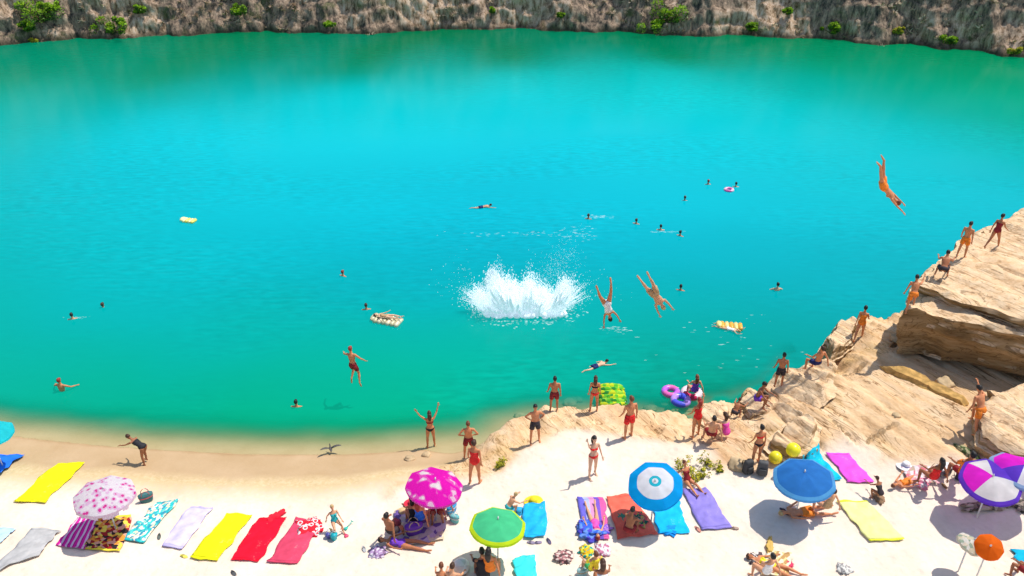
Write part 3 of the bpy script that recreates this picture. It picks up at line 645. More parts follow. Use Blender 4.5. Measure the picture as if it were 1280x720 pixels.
POSE = {
 'stand': dict(),
 'back': dict(arms=((-6,9,12),(6,12,25)), legs=((4,5,4),(-3,7,2))),
 'hips': dict(arms=((-20,42,60,-55),(-20,42,60,-55)), legs=((3,8,2),(-2,9,3))),
 'wave': dict(arms=((150,28,15),(165,48,20)), legs=((2,5,3),(-3,6,4))),
 'onehand': dict(arms=((120,25,70),(5,15,20)), legs=((6,5,5),(-4,6,4))),
 'walk': dict(arms=((28,8,25),(-26,8,15)), legs=((24,3,8),(-18,3,22)), lean=5),
 'shade': dict(arms=((60,30,95),(10,12,30)), legs=((3,6,2),(-2,6,5)), lean=3),
 'crouch': dict(arms=((55,15,45),(50,18,50)), legs=((105,12,128),(95,16,120)), lean=35),
 'bend': dict(arms=((40,10,10),(60,14,15)), legs=((22,5,18),(10,6,14)), lean=62),
 'sit': dict(arms=((-25,22,15),(35,12,45)), legs=((78,10,75),(86,14,95)), lean=-8),
 'sitout': dict(arms=((-32,20,5),(-32,20,5)), legs=((86,9,8),(84,12,14)), lean=-22),
 'hug': dict(arms=((42,12,28),(46,10,25)), legs=((112,8,118),(108,10,112)), lean=16),
 'lie': dict(arms=((8,26,12),(6,30,20)), legs=((4,7,6),(6,8,14)), rot=(-88,0,0)),
 'prone': dict(arms=((165,28,45),(165,30,50)), legs=((0,6,4),(-2,8,6)), rot=(88,0,0)),
 'climb': dict(arms=((95,18,35),(-15,18,30)), legs=((62,6,70),(-8,6,12)), lean=26),
 'tread': dict(arms=((45,38,30),(35,52,30)), legs=((20,10,30),(-10,10,30))),
 'swim': dict(arms=((168,18,10),(15,38,25)), legs=((-4,8,10),(8,8,14)), rot=(84,0,0), nod=-35),
 'splash': dict(arms=((60,75,20),(110,50,30)), legs=((20,10,30),(-10,10,30))),
 'dive': dict(arms=((172,10,4),(172,10,4)), legs=((-6,7,2),(-10,8,4)), nod=15),
 'divestar': dict(arms=((172,16,6),(168,26,10)), legs=((-10,18,12),(-4,20,4)), nod=10),
 'jump': dict(arms=((20,35,20),(60,62,8)), legs=((10,8,30),(34,14,70)), lean=8),
}
TR = [(-.10,.10,.085),(-.03,.165,.112),(.05,.162,.108),(.16,.125,.088),(.30,.155,.104),(.42,.168,.10),(.50,.12,.07),(.545,.06,.058),(.63,.052,.055)]
TRF = [(-.10,.10,.085),(-.03,.172,.118),(.05,.162,.108),(.16,.112,.08),(.30,.135,.092),(.42,.145,.088),(.50,.105,.062),(.545,.05,.05),(.63,.045,.048)]
def tr_at(T, t):
    ts = [k[0] for k in T]; return (np.interp(t, ts, [k[1] for k in T]), np.interp(t, ts, [k[2] for k in T]))
_pid = [0]
def person(loc, pose='stand', rz=0, h=1.7, skin=0, hair='black', long=False, sex='m', wear=(), label='', group=None, rot=None, sink=None, vox=.017, centre=False, twist=0, **over):
    _pid[0] += 1; rng = random.Random(_pid[0]); P = dict(POSE[pose]); P.update(over)
    T = TRF if sex == 'f' else TR; lean = R(P.get('lean', 0)); nod = R(P.get('nod', 0))
    arms = P.get('arms', ((4,9,12),(-3,10,14))); legs = P.get('legs', ((2,5,3),(-2,6,3)))
    pel = Vector((0, 0, .92)); U_ = Vector((0, -math.sin(lean), math.cos(lean))); X = Vector((1, 0, 0))
    sp = lambda t: pel+U_*t
    b = MB(); b.tube([sp(t) for t, a_, c in T], [(a_, c) for t, a_, c in T], 16, ref=X)
    jl = []; ja = []
    for s, (p, a_, k) in zip((-1, 1), legs):
        hp = sp(-.04)+X*(.088*s); d1 = dv(p, a_, s); kn = hp+d1*.42; d2 = dv(p-k, a_*.4, s); an = kn+d2*.40; fd = dv(p-k+(80 if P.get('rot') is None and rot is None else 30), 6, s)
        jl.append((hp, kn, an, d1, d2))
        r0 = .092 if sex == 'm' else .095
        b.tube([hp-d1*.02, hp+d1*.14, hp+d1*.3, kn, kn+d2*.13, kn+d2*.28, an], [r0, .084, .066, .053, .056, .042, .034], 12)
        b.tube([an-fd*.06+d2*.045, an+fd*.03+d2*.035, an+fd*.12+d2*.05, an+fd*.19+d2*.055], [(.032,.032), (.038,.036), (.043,.024), (.034,.014)], 10, ref=X)
    sw = .19 if sex == 'm' else .165
    for s, ar in zip((-1, 1), arms):
        p, a_, e = ar[:3]; a2 = ar[3] if len(ar) > 3 else a_*.55
        sh = sp(.465)+X*(sw*s); d1 = dv(p, a_, s); el = sh+d1*.285; d2 = dv(p+e, a2, s); wr = el+d2*.245; ja.append((sh, el, wr, d1, d2))
        q = 1 if sex == 'm' else .86
        b.tube([sp(.46)+X*(sw*.5*s), sh, sh+d1*.12, el, el+d2*.08, wr], [.055*q, .054*q, .045*q, .036*q, .037*q, .025*q], 10)
        side = d2.cross(Vector((0, 1, 0)) if abs(d2.y) < .8 else Vector((0, 0, 1))).normalized()
        b.tube([wr, wr+d2*.04, wr+d2*.09], [(.022,.018), (.037,.017), (.036,.015)], 8, ref=side)
    hu = Vector((0, -math.sin(lean+nod), math.cos(lean+nod))); hf = Vector((0, -math.cos(lean+nod), -math.sin(lean+nod)))
    hc = sp(.60)+hu*.13
    HR = Matrix((X, -hf, hu)).transposed()
    loc_ = lambda x, y, z: hc+X*x-hf*y+hu*z
    b.ball(hc, (.076, .094, .112), 14, 10, rot=HR); b.ball(loc_(0, -.03, -.06), (.054, .06, .055), 12, 8, rot=HR)
    b.tube([loc_(0, -.09, .012), loc_(0, -.112, -.02), loc_(0, -.09, -.032)], [.010, .016, .012], 8)
    for s in (-1, 1): b.ball(loc_(.076*s, .008, -.005), (.012, .022, .032), 8, 6, rot=HR)
    if sex == 'f':
        for s in (-1, 1): b.ball(sp(.33)+X*(.062*s)-Vector((0, math.cos(lean), math.sin(lean)))*.075, (.052, .05, .052), 10, 8)
    else: b.ball(sp(.34)-Vector((0, math.cos(lean), math.sin(lean)))*.045, (.12, .065, .08), 12, 8)
    # fuse into one skin
    me0 = b.mesh('tmp'); to = bpy.data.objects.new('tmp', me0); COL.objects.link(to)
    rm = to.modifiers.new('r', 'REMESH'); rm.mode = 'VOXEL'; rm.voxel_size = vox
    sm = to.modifiers.new('s', 'SMOOTH'); sm.iterations = 2; sm.factor = .4
    dg_ = bpy.context.evaluated_depsgraph_get(); me = bpy.data.meshes.new_from_object(to.evaluated_get(dg_)); bpy.data.objects.remove(to)
    nv = len(me.vertices); co = np.empty(nv*3); me.vertices.foreach_get('co', co); np_ = len(me.polygons)
    bb = MB(); bb.v = [tuple(c) for c in co.reshape(-1, 3)]; bb.f = [tuple(p.vertices) for p in me.polygons]; bb.m = [0]*np_
    bpy.data.meshes.remove(me)
    for (sh, el, wr, d1, d2), s in zip(ja, (-1, 1)):          # five curled fingers
        side = d2.cross(Vector((0, 1, 0)) if abs(d2.y) < .8 else Vector((0, 0, 1))).normalized(); nn = d2.cross(side)
        for k, ln in enumerate((.062, .074, .079, .070)):
            o_ = side*(.026-.0175*k); b0 = wr+d2*.082+o_; bb.tube([b0, b0+d2*ln*.5+nn*.006, b0+d2*ln*.95+nn*.022], [.0088, .008, .006], 5)
        b0 = wr+d2*.03+side*.032; dd_ = (d2+side*.8).normalized(); bb.tube([b0, b0+dd_*.035, b0+(dd_+d2*.6).normalized()*.06], [.0105, .009, .007], 5)
    for s in (-1, 1): bb.ball(loc_(.03*s, -.088, .012), (.012, .008, .008), 6, 5, 1, HR)
    bb.ball(loc_(0, -.092, -.055), (.022, .009, .007), 6, 5, 2, HR)
    parts = [('body', bb, [SKM[skin], EYE, LIP])]
    hb = MB(); hb.ball(loc_(0, .016, .022), (.086, .098, .108), 14, 9, rot=HR)
    hb.ball(loc_(0, -.05, .075), (.06, .045, .04), 10, 7, rot=HR)
    if long:
        bk = -hf; dn = Vector((0, 0, -1)) if rot is None and P.get('rot') is None else -hu
        hb.tube([loc_(0, .06, .04), loc_(0, .10, -.04), loc_(0, .10, -.04)+dn*.12, loc_(0, .09, -.04)+dn*.27], [(.075, .05), (.085, .05), (.08, .04), (.04, .02)], 10, ref=X)
    parts.append(('hair', hb, [HM[hair]]))
    for kind, col in wear:
        c = MB()
        def band(ts, k):
            rr = [tr_at(T, t) for t in ts]; c.tube([sp(t) for t in ts], [(a_*k+.004, c_*k+.004) for a_, c_ in rr], 16, ref=X)
        if kind == 'swim_trunks':
            band([-.09, -.04, .02, .09], 1.08)
            for hp, kn, an, d1, d2 in jl: c.tube([hp-d1*.03, hp+d1*.12, hp+d1*.24], [.104, .105, .102], 12)
        elif kind == 'bikini_bottom': band([-.105, -.05, .0, .04], 1.06)
        elif kind == 'bikini_top':
            band([.29, .33, .36], 1.05)
            for s in (-1, 1): c.ball(sp(.33)+X*(.062*s)-Vector((0, math.cos(lean), math.sin(lean)))*.078, (.056, .056, .054), 10, 8)
        elif kind == 'swimsuit':
            band([-.105, -.04, .05, .16, .30, .40], 1.06)
            for s in (-1, 1): c.ball(sp(.33)+X*(.062*s)-Vector((0, math.cos(lean), math.sin(lean)))*.078, (.056, .056, .054), 10, 8)
        elif kind == 't_shirt':
            band([-.02, .05, .16, .30, .42, .50], 1.12)
            for sh, el, wr, d1, d2 in ja: c.tube([sh-X*0, sh+d1*.08, sh+d1*.18], [.07, .066, .064], 10)
        elif kind == 'sun_hat':
            c.tube([loc_(0, 0, .05), loc_(0, 0, .056)], [.19, .185], 20, ref=X); c.tube([loc_(0, 0, .05), loc_(0, 0, .12), loc_(0, 0, .15)], [.105, .098, .06], 14, ref=X)
        elif kind == 'snorkel_fins':
            for hp, kn, an, d1, d2 in jl: c.tube([an, an+d2*.15, an+d2*.4], [(.04, .03), (.07, .015), (.1, .008)], 8, ref=X)
        parts.append((kind, c, [CM[col]]))
    # bake the body orientation, drop to the ground
    rt = rot if rot is not None else P.get('rot'); M = Matrix.Scale(h/1.78, 4)@Matrix.Rotation(R(twist), 4, 'Z')
    if rt is not None: M = Euler([R(k) for k in rt]).to_matrix().to_4x4()@M
    for nm, mb_, ms in parts: mb_.v = [M@Vector(v) for v in mb_.v]
    bv = np.array([tuple(v) for v in parts[0][1].v]); lo, hi_ = bv.min(0), bv.max(0)
    if centre: off = -(lo+hi_)/2
    elif sink is not None: off = Vector((-(lo[0]+hi_[0])/2, -(lo[1]+hi_[1])/2, -hi_[2]+sink))
    else:
        low = bv[bv[:, 2] < lo[2]+.12]; m_ = low.mean(0); off = Vector((-m_[0], -m_[1], -lo[2]))
    off = Vector(off)
    t = empty('person', loc, rz, label, 'person', group)
    for nm, mb_, ms in parts:
        mb_.v = [v+off for v in mb_.v]; mb_.build(nm, ms, t)
    return t
# ------------------------------------------------------------------ who stands where
GS = 'bathers standing along the rocky shore'; GW = 'swimmers out in the lake'; GT = 'bathers resting on the sand'; GJ = 'people diving and jumping into the lake'
def stand(px, py, pose, deg, h, skin, hair, sex, wear, label, long=False, group=GS, **k):
    p = hit(px, py); return person(p-Vector((0, 0, .01)), pose, R(deg), h, skin, hair, long, sex, wear, label, group, **k)
ST_, BK, BT, OP = 'swim_trunks', 'bikini_bottom', 'bikini_top', 'swimsuit'
stand(539,558,'wave',190,1.62,0,'brown','f',((BK,'black'),(BT,'maroon')),'woman in dark bikini waving both arms at the water edge',True)
stand(586,571,'hips',185,1.6,0,'auburn','m',((ST_,'maroon'),),'sunburnt man in maroon shorts with hands on hips at the waterline')
stand(594,603,'back',165,1.82,0,'brown','f',((OP,'red'),),'tall woman in a red swimsuit beside the magenta parasol')
stand(669,553,'hips',10,1.62,0,'black','m',((ST_,'dark'),),'man in dark shorts with hands on hips casting a shadow on the rock')
stand(692,513,'back',180,1.55,1,'black','m',((ST_,'maroon'),),'slim bather in maroon trunks with back turned on the rim')
stand(742,513,'stand',175,1.58,0,'brown','f',((BK,'red'),(BT,'black')),'woman in dark top and red bottoms beside the green float',True)
stand(784,546,'back',200,1.8,0,'auburn','m',((ST_,'red'),),'man in red shorts standing on the rock between the two floats')
stand(741,596,'onehand',20,1.68,4,'black','f',((BK,'red'),(BT,'red')),'dark haired woman in red bikini alone on open sand',True)
stand(868,545,'shade',200,1.66,0,'red','f',((OP,'red'),),'woman in red swimsuit shading her eyes at the inlet',True)
stand(972,483,'back',170,1.5,1,'black','m',((ST_,'dark'),),'small dark figure standing on top of the jagged ledge')
stand(1073,424,'walk',150,1.55,0,'black','f',((OP,'orange'),),'bather in orange standing alone on the cliff edge block',False)
stand(1131,393,'climb',160,1.5,0,'black','m',((ST_,'orange'),),'bather climbing at the left tip of the huge boulder')
stand(1201,321,'back',130,1.52,0,'black','m',((ST_,'orange'),),'bather in orange trunks on the boulder rim second from the top')
stand(1241,310,'walk',120,1.52,1,'black','f',((OP,'maroon'),),'bather walking highest on the boulder at the right edge')
stand(1217,545,'climb',200,1.75,0,'black','m',((ST_,'orange'),),'man climbing the slope toward the shaded hollow under the boulder')
stand(1173,345,'crouch',150,1.55,1,'black','m',((ST_,'dark'),),'crouching dark figure on the boulder shoulder',)
stand(181,579,'bend',250,1.5,3,'brown','f',((OP,'black'),),'bather bending down on the wet sand near the left towels')
stand(943,578,'back',190,1.6,0,'black','f',((BK,'black'),(BT,'red')),'woman with red top by the dark bags at the shelf foot')
GSI = GT
stand(1010,460,'sit',200,1.6,0,'brown','m',((ST_,'navy'),),'man seated on the jagged ledge facing the lake',group=GT)
stand(957,510,'hug',60,1.6,3,'black','m',((ST_,'purple'),),'dark figure hugging knees on the knobbly block',group=GT)
stand(887,547,'sit',170,1.7,2,'black','m',((ST_,'maroon'),),'man of the seated pair above the rock foot bushes',group=GT)
stand(897,543,'hug',210,1.6,4,'brown','f',((OP,'pink'),),'woman in pink swimsuit of the seated pair on the shelf',True,GT)
stand(918,521,'crouch',140,1.2,1,'brown','m',((ST_,'dark'),),'child crouching in the notch of the shelf rim',group=GT)
stand(874,617,'sitout',30,1.4,0,'auburn','f',((OP,'maroon'),),'girl sitting at the head of the purple towel',group=GT)
# beach sitters
def rest(*a, **k): return stand(*a, group=GT, **k)
rest(500,668,'sit',150,1.65,3,'black','m',((ST_,'dark'),),'man seated at left end of the crowd under the magenta parasol')
rest(514,648,'hug',200,1.6,1,'black','f',((OP,'black'),),'woman in black suit hugging knees in the magenta parasol crowd',long=True)
rest(531,650,'sit',170,1.65,0,'red','f',((OP,'blue'),),'red haired woman in blue under the magenta parasol',long=True)
rest(548,658,'hug',10,1.65,3,'brown','m',((ST_,'maroon'),),'brown haired man hugging knees in the parasol shadow')
rest(508,682,'lie',80,1.6,1,'black','f',((OP,'purple'),),'woman in purple lying in front of the magenta parasol crowd')
rest(546,640,'sit',210,1.6,1,'brown','f',((OP,'maroon'),),'woman in maroon seated nearest the parasol pole')
rest(601,716,'hug',190,1.75,3,'black','m',(('t_shirt','black'),(ST_,'dark')),'man in black shirt seated below the green parasol')
rest(617,712,'sit',170,1.85,0,'black','f',((OP,'orange'),),'large sunlit figure in orange below the green parasol',long=True)
rest(553,730,'hug',180,1.5,0,'auburn','f',((OP,'tan'),),'auburn haired bather cut by the bottom edge, left of two',long=False)
rest(568,732,'hug',170,1.6,2,'brown','m',((ST_,'tan'),),'brown haired bather cut by the bottom edge beside the clear ball')
rest(749,730,'hug',180,1.75,3,'brown','f',((OP,'white'),),'woman with big brown hair on the bottom edge',long=True)
rest(734,712,'sit',200,1.5,2,'auburn','m',(('t_shirt','yellow'),(ST_,'green')),'child in yellow shirt and green shorts beside the big haired woman')
rest(742,652,'lie',184,1.5,2,'red','f',((OP,'pink'),),'girl in pink lying on the blue and violet striped towel')
rest(790,662,'hug',150,1.6,3,'black','m',((ST_,'maroon'),),'dark figure seated on the coral towel')
rest(1008,642,'lie',95,1.7,0,'blond','m',((ST_,'orange'),),'sandy haired man lying in the shade of the dark blue parasol')
rest(1020,636,'sit',200,1.6,2,'brown','f',((OP,'tan'),),'woman in tan suit sitting at the rim of the dark blue parasol shade')
rest(945,716,'sit',200,1.6,2,'black','f',((OP,'white'),),'woman in white sitting at lower right with legs stretched out')
rest(970,712,'lie',60,1.6,0,'brown','f',((OP,'yellow'),),'woman in yellow reclining on the sand at lower right',long=True)
rest(1152,600,'sit',190,1.7,3,'black','f',((OP,'red'),),'dark haired woman in red sitting on the pink blanket',long=True)
rest(1137,603,'lie',110,1.4,0,'auburn','f',((OP,'orange'),),'child in orange lying at the left of the pink blanket')
rest(1190,595,'sit',180,1.9,3,'black','m',(('t_shirt','orange'),(ST_,'maroon')),'large seated man in a wide orange shirt beside the striped parasols')
rest(1265,716,'sit',200,1.6,3,'black','m',(('t_shirt','blue'),(ST_,'maroon')),'man in blue shirt seated beside the small orange parasol')
rest(640,640,'crouch',120,1.2,2,'blond','m',((ST_,'teal'),),'small child crouching left of the sky blue towel')
rest(1092,622,'crouch',200,1.15,3,'brown','f',((OP,'dark'),),'small crouching child between the pink and pale yellow towels')
rest(424,670,'sit',30,1.2,2,'blond','f',((OP,'teal'),),'toddler in teal sitting among bright toys right of the red towels')

# swimmers: treading or swimming, z by how much shows
def swimmer(px, py, mode, deg, label, hair='black', skin=0, sex='m', wear=((ST_,'navy'),), show=.32, h=1.6, group=GW, long=False):
    p = at(px, py, 0)
    if mode == 'tread': return person(p, 'tread', R(deg), h, skin, hair, long, sex, wear, label, group, sink=show, vox=.02)
    if mode == 'splash': return person(p, 'splash', R(deg), h, skin, hair, long, sex, wear, label, group, sink=show, vox=.02)
    return person(p, mode, R(deg), h, skin, hair, long, sex, wear, label, group, sink=show, vox=.02)
swimmer(603,259,'swim',95,'pale swimmer face down far out, left of the wake line','brown',2,show=.22,h=1.3)
swimmer(429,344,'tread',150,'swimmer with red cap-like hair above the pale raft','red',0)
swimmer(457,386,'tread',190,'dark haired head floating between red haired swimmer and pale raft','brown',0)
swimmer(90,398,'tread',200,'swimmer furthest left in the lake with a faint wake','black',2)
swimmer(78,487,'tread',170,'sunburnt swimmer chest deep near the left beach','red',0,show=.60)
swimmer(370,507,'tread',180,'head nearest the shallow sandy edge in mid beach','black',0)
swimmer(735,273,'tread',160,'swimmer with a white foam tail straight above the splash','maroon' if 0 else 'brown',1)
swimmer(795,279,'tread',150,'first head of the row of three right of the foam tail swimmer','brown',0)
swimmer(825,287,'tread',170,'middle head of the row of three trailing ripples','black',2,show=.34)
swimmer(850,294,'tread',140,'last head of the row of three, nearest the rocks','black',0)
swimmer(855,250,'tread',180,'faintest small head beyond the row of three','brown',1,show=.3)
swimmer(884,230,'tread',190,'left one of the two farthest heads at right','red',1)
swimmer(919,233,'tread',170,'right one of the two farthest heads at right','black',2)
swimmer(850,362,'tread',160,'head right of the diving pair','black',0)
swimmer(970,362,'tread',180,'pale shouldered swimmer alone off the cliff edge','black',4,show=.42)
swimmer(745,457,'swim',115,'pale swimmer stretched out near the rim bathers','black',4,show=.2,h=1.3)
swimmer(129,383,'tread',170,'faint head low in the water right of the leftmost swimmer','brown',1,show=.24)
swimmer(127,383,'tread',170,'x','brown') if 0 else None
# in the air
def air(px, py, depth, pose, rot, h, skin, hair, sex, wear, label, **k):
    return person(at_depth(px, py, depth), pose, 0, h, skin, hair, False, sex, wear, label, GJ, rot=rot, centre=True, **k)
air(1115,231,27,'dive',(180,-34,0),1.9,0,'auburn','f',((ST_,'orange'),),'diver arched head down high in the air off the boulder', legs=((-14,7,2),(-18,7,4)), lean=-12, arms=((196,10,4),(192,12,4)), nod=0, twist=-62)
air(761,381,30,'divestar',(180,-14,12),1.8,0,'black','f',((OP,'white'),),'left diver plunging head first with legs spread')
air(820,369,29.5,'dive',(180,-32,6),1.8,2,'blond','m',((ST_,'tan'),),'right diver plunging head first along a slant')
air(444,454,31,'jump',(0,8,160),1.62,0,'red','m',((ST_,'maroon'),),'man in maroon shorts jumping feet first over the water')

# ------------------------------------------------------------------ patterned cloth
def pattern(kind, cols, n=8, rough=.85, seed=0, aniso=(1,1), trans=0, pos=None):
    m, N, L, P = base('printed_cloth'); P.inputs['Roughness'].default_value = rough; P.inputs['Specular IOR Level'].default_value = .15
    uv = N.new('ShaderNodeUVMap') if kind != 'obj' else None
    tc = N.new('ShaderNodeTexCoord'); src = tc.outputs['UV']
    mp = N.new('ShaderNodeMapping'); mp.inputs['Scale'].default_value = (aniso[0], aniso[1], 1); mp.inputs['Location'].default_value = (seed*.37, seed*.61, 0); L.new(src, mp.inputs[0])
    if kind in ('u', 'v'):
        sp = N.new('ShaderNodeSeparateXYZ'); L.new(src, sp.inputs[0]); mu = N.new('ShaderNodeMath'); mu.operation = 'MULTIPLY'; mu.inputs[1].default_value = n; L.new(sp.outputs[0 if kind == 'u' else 1], mu.inputs[0])
        fr = N.new('ShaderNodeMath'); fr.operation = 'FRACT'; L.new(mu.outputs[0], fr.inputs[0]); f = fr.outputs[0]
    elif kind == 'cells':
        v = N.new('ShaderNodeTexVoronoi'); v.inputs['Scale'].default_value = n; L.new(mp.outputs[0], v.inputs['Vector']); s = N.new('ShaderNodeSeparateColor'); L.new(v.outputs['Color'], s.inputs[0]); f = s.outputs[0]
    elif kind == 'spots':
        v = N.new('ShaderNodeTexVoronoi'); v.inputs['Scale'].default_value = n; L.new(mp.outputs[0], v.inputs['Vector']); f = v.outputs['Distance']
    else:
        v = N.new('ShaderNodeTexNoise'); v.inputs['Scale'].default_value = n; v.inputs['Detail'].default_value = 1.5; L.new(mp.outputs[0], v.inputs['Vector']); mr = N.new('ShaderNodeMapRange'); mr.inputs[1].default_value = .3; mr.inputs[2].default_value = .7; L.new(v.outputs[0], mr.inputs[0]); f = mr.outputs[0]
    r = N.new('ShaderNodeValToRGB'); r.color_ramp.interpolation = 'CONSTANT'; e = r.color_ramp.elements; e[0].position = 0; e[0].color = (*cols[0], 1)
    ps = pos or [k/len(cols) for k in range(len(cols))]; e[1].position = ps[1]; e[1].color = (*cols[1], 1)
    for p_, c in zip(ps[2:], cols[2:]): k = e.new(p_); k.color = (*c, 1)
    L.new(f, r.inputs[0])
    no = N.new('ShaderNodeTexNoise'); no.inputs['Scale'].default_value = 30; L.new(tc.outputs['Object'], no.inputs['Vector']); rr = ramp_node(N, [(.3, (.82, .82, .82)), (.7, (1, 1, 1))]); L.new(no.outputs[0], rr.inputs[0])
    mx = N.new('ShaderNodeMix'); mx.data_type = 'RGBA'; mx.blend_type = 'MULTIPLY'; mx.inputs[0].default_value = 1; L.new(r.outputs[0], mx.inputs[6]); L.new(rr.outputs[0], mx.inputs[7]); L.new(mx.outputs[2], P.inputs['Base Color'])
    if trans:
        tr = N.new('ShaderNodeBsdfTranslucent'); L.new(mx.outputs[2], tr.inputs[0]); ms = N.new('ShaderNodeMixShader'); ms.inputs[0].default_value = trans
        L.new(P.outputs[0], ms.inputs[1]); L.new(tr.outputs[0], ms.inputs[2]); L.new(ms.outputs[0], N['Material Output'].inputs[0])
    return m
GTW = 'beach towels spread on the sand'
def towel(quad, m, label, wr=.035, nu=14, nv=26, hem=None, seed=1, name='beach_towel', lift=.03):
    """quad: top-left, top-right, bottom-right, bottom-left in the photo; laid on the sand where that ray lands"""
    c = [hit(*q) for q in quad]; A, B, C_, D = [Vector((p.x, p.y)) for p in c]; org = (A+B+C_+D)/4; oz = down(org.x, org.y)
    vs = []; uv = []
    for j in range(nv+1):
        for i in range(nu+1):
            u = i/nu; v = j/nv; p = (A*(1-u)+B*u)*(1-v)+(D*(1-u)+C_*u)*v
            e = .085*(float(fbm(u*3+seed*3.1, v*5, seed, 2))-.5)*2
            p = p+Vector((e, -e*.7)) if (i in (0, nu) or j in (0, nv)) else p
            zz = down(p.x, p.y)+lift+wr*float(fbm(p.x*2.2+seed, p.y*2.2, seed+5, 3))+wr*.8*abs(math.sin((u*2+v*3+seed)*2.3+3*float(vnoise(p.x*1.5, p.y*1.5, seed))))
            vs.append((p.x-org.x, p.y-org.y, zz-oz)); uv.append((u, v))
    fs = [(j*(nu+1)+i, (j+1)*(nu+1)+i, (j+1)*(nu+1)+i+1, j*(nu+1)+i+1) for j in range(nv) for i in range(nu)]
    t = empty(name, (org.x, org.y, oz), 0, label, 'towel', GTW)
    def mk(nm, rows, mt):
        f2 = [f for k, f in enumerate(fs) if (k//nu) in rows]; used = sorted({i for f in f2 for i in f}); idx = {a: k for k, a in enumerate(used)}
        me = bpy.data.meshes.new(nm); me.from_pydata([vs[a] for a in used], [], [tuple(idx[i] for i in f) for f in f2])
        ul = me.uv_layers.new(name='UVMap')
        for l in me.loops: ul.data[l.index].uv = uv[used[l.vertex_index]]
        o = link(nm, me, t, [mt]); s = o.modifiers.new('thickness', 'SOLIDIFY'); s.thickness = .012; s.offset = -1; return o
    mk('cloth', set(range(1, nv-1)), m); hm = hem or m; mk('hem', {0}, hm); mk('hem', {nv-1}, hm)
    return t
def cm(c):
    m = mat(c, .9, .16, 4, .1, .3).copy(); N = m.node_tree.nodes; L = m.node_tree.links; P = N['Principled BSDF']
    tc = N.new('ShaderNodeTexCoord'); n1 = N.new('ShaderNodeTexNoise'); n1.inputs['Scale'].default_value = 2.2; n1.inputs['Detail'].default_value = 8; n1.inputs['Roughness'].default_value = .75; L.new(tc.outputs['Object'], n1.inputs['Vector'])
    mr = N.new('ShaderNodeMapRange'); mr.inputs[1].default_value = .60; mr.inputs[2].default_value = .74; mr.inputs[4].default_value = .55; L.new(n1.outputs[0], mr.inputs[0])
    mx = N.new('ShaderNodeMix'); mx.data_type = 'RGBA'; old = P.inputs['Base Color'].links[0].from_socket
    L.new(mr.outputs[0], mx.inputs[0]); L.new(old, mx.inputs[6]); mx.inputs[7].default_value = (.74,.62,.5,1); L.new(mx.outputs[2], P.inputs['Base Color'])   # sand kicked onto the cloth
    return m
Y = cm((.80,.76,.01)); RD = cm((.82,.008,.03)); LAV = cm((.60,.54,.80)); GREY = cm((.44,.43,.42))
towel([(72,580),(107,580),(56,629),(17,628)], Y, 'bright yellow towel furthest left beside the pink parasol', seed=1)
towel([(283,643),(315,645),(273,703),(239,699)], Y, 'bright yellow towel between the lavender and red towels', seed=2)
towel([(323,649),(359,648),(324,704),(288,701)], RD, 'plain scarlet towel right of the yellow one', seed=3)
towel([(370,648),(399,653),(374,706),(335,705)], cm((.62,.06,.12)), 'dull crimson towel with a red and white cloth on its corner', seed=4)
towel([(238,634),(267,636),(229,688),(202,683)], LAV, 'pale lavender towel between the patterned teal and yellow towels', seed=5, hem=cm((.5,.44,.72)))
towel([(42,664),(76,664),(50,696),(-12,718)], GREY, 'crumpled grey towel in the lower left corner', .06, seed=6)
towel([(-12,661),(20,662),(0,682),(-26,682)], cm((.45,.62,.80)), 'pale blue towel cut by the left edge', seed=7)
towel([(-6,571),(31,570),(2,594),(-30,600)], cm((.02,.16,.72)), 'rumpled royal blue towel cut by the left edge', .09, seed=8)
towel([(96,648),(128,640),(106,688),(71,683)], pattern('u', [(.75,.02,.35),(.78,.55,.70),(.45,.02,.22)], 5, pos=[0,.42,.78]), 'magenta and white striped towel in front of the pink parasol', seed=9)
towel([(126,648),(166,646),(151,691),(104,688)], pattern('cells', [(.35,.02,.02),(.72,.28,.04),(.03,.02,.02),(.75,.62,.08),(.7,.35,.25)], 9, aniso=(1,1.6)), 'dark towel with orange and yellow print beside the magenta striped one', seed=10, hem=cm((.75,.62,.05)))
towel([(196,629),(226,626),(180,680),(154,675)], pattern('cells', [(.02,.50,.50),(.80,.78,.72),(.04,.30,.42),(.75,.66,.45),(.1,.6,.55)], 11, aniso=(1,1.8)), 'teal and white printed towel left of the lavender one', seed=11)
towel([(655,631),(683,630),(683,673),(655,674)], cm((.02,.42,.78)), 'sky blue towel beside the green parasol', .07, seed=12)
towel([(641,699),(668,696),(673,728),(646,730)], cm((.05,.62,.66)), 'aqua towel cut by the bottom edge', .07, seed=13)
towel([(723,624),(755,624),(761,675),(730,676)], pattern('u', [(.16,.14,.62),(.45,.50,.80),(.75,.30,.55),(.2,.1,.55),(.75,.12,.35)], 1), 'violet, blue and pink striped towel with a girl lying on it', seed=14)
towel([(757,622),(790,620),(822,669),(773,676)], cm((.80,.14,.09)), 'coral towel left of the blue ringed parasol', seed=15)
towel([(812,626),(848,627),(863,668),(823,669)], cm((.01,.42,.82)), 'azure towel under the blue ringed parasol', seed=16)
towel([(852,612),(883,611),(914,660),(878,664)], cm((.26,.21,.58)), 'purple towel right of the azure one', seed=17)
towel([(1003,571),(1022,566),(1052,600),(1030,604)], cm((.01,.46,.62)), 'turquoise towel showing behind the dark blue parasol', .05, seed=18)
towel([(1033,568),(1062,568),(1092,603),(1062,605)], cm((.80,.10,.62)), 'orchid pink towel at the foot of the shelf', seed=19)
towel([(1046,628),(1082,627),(1132,676),(1086,678)], cm((.78,.76,.30)), 'pale yellow towel right of the dark blue parasol', seed=20, hem=cm((.72,.72,.05)))
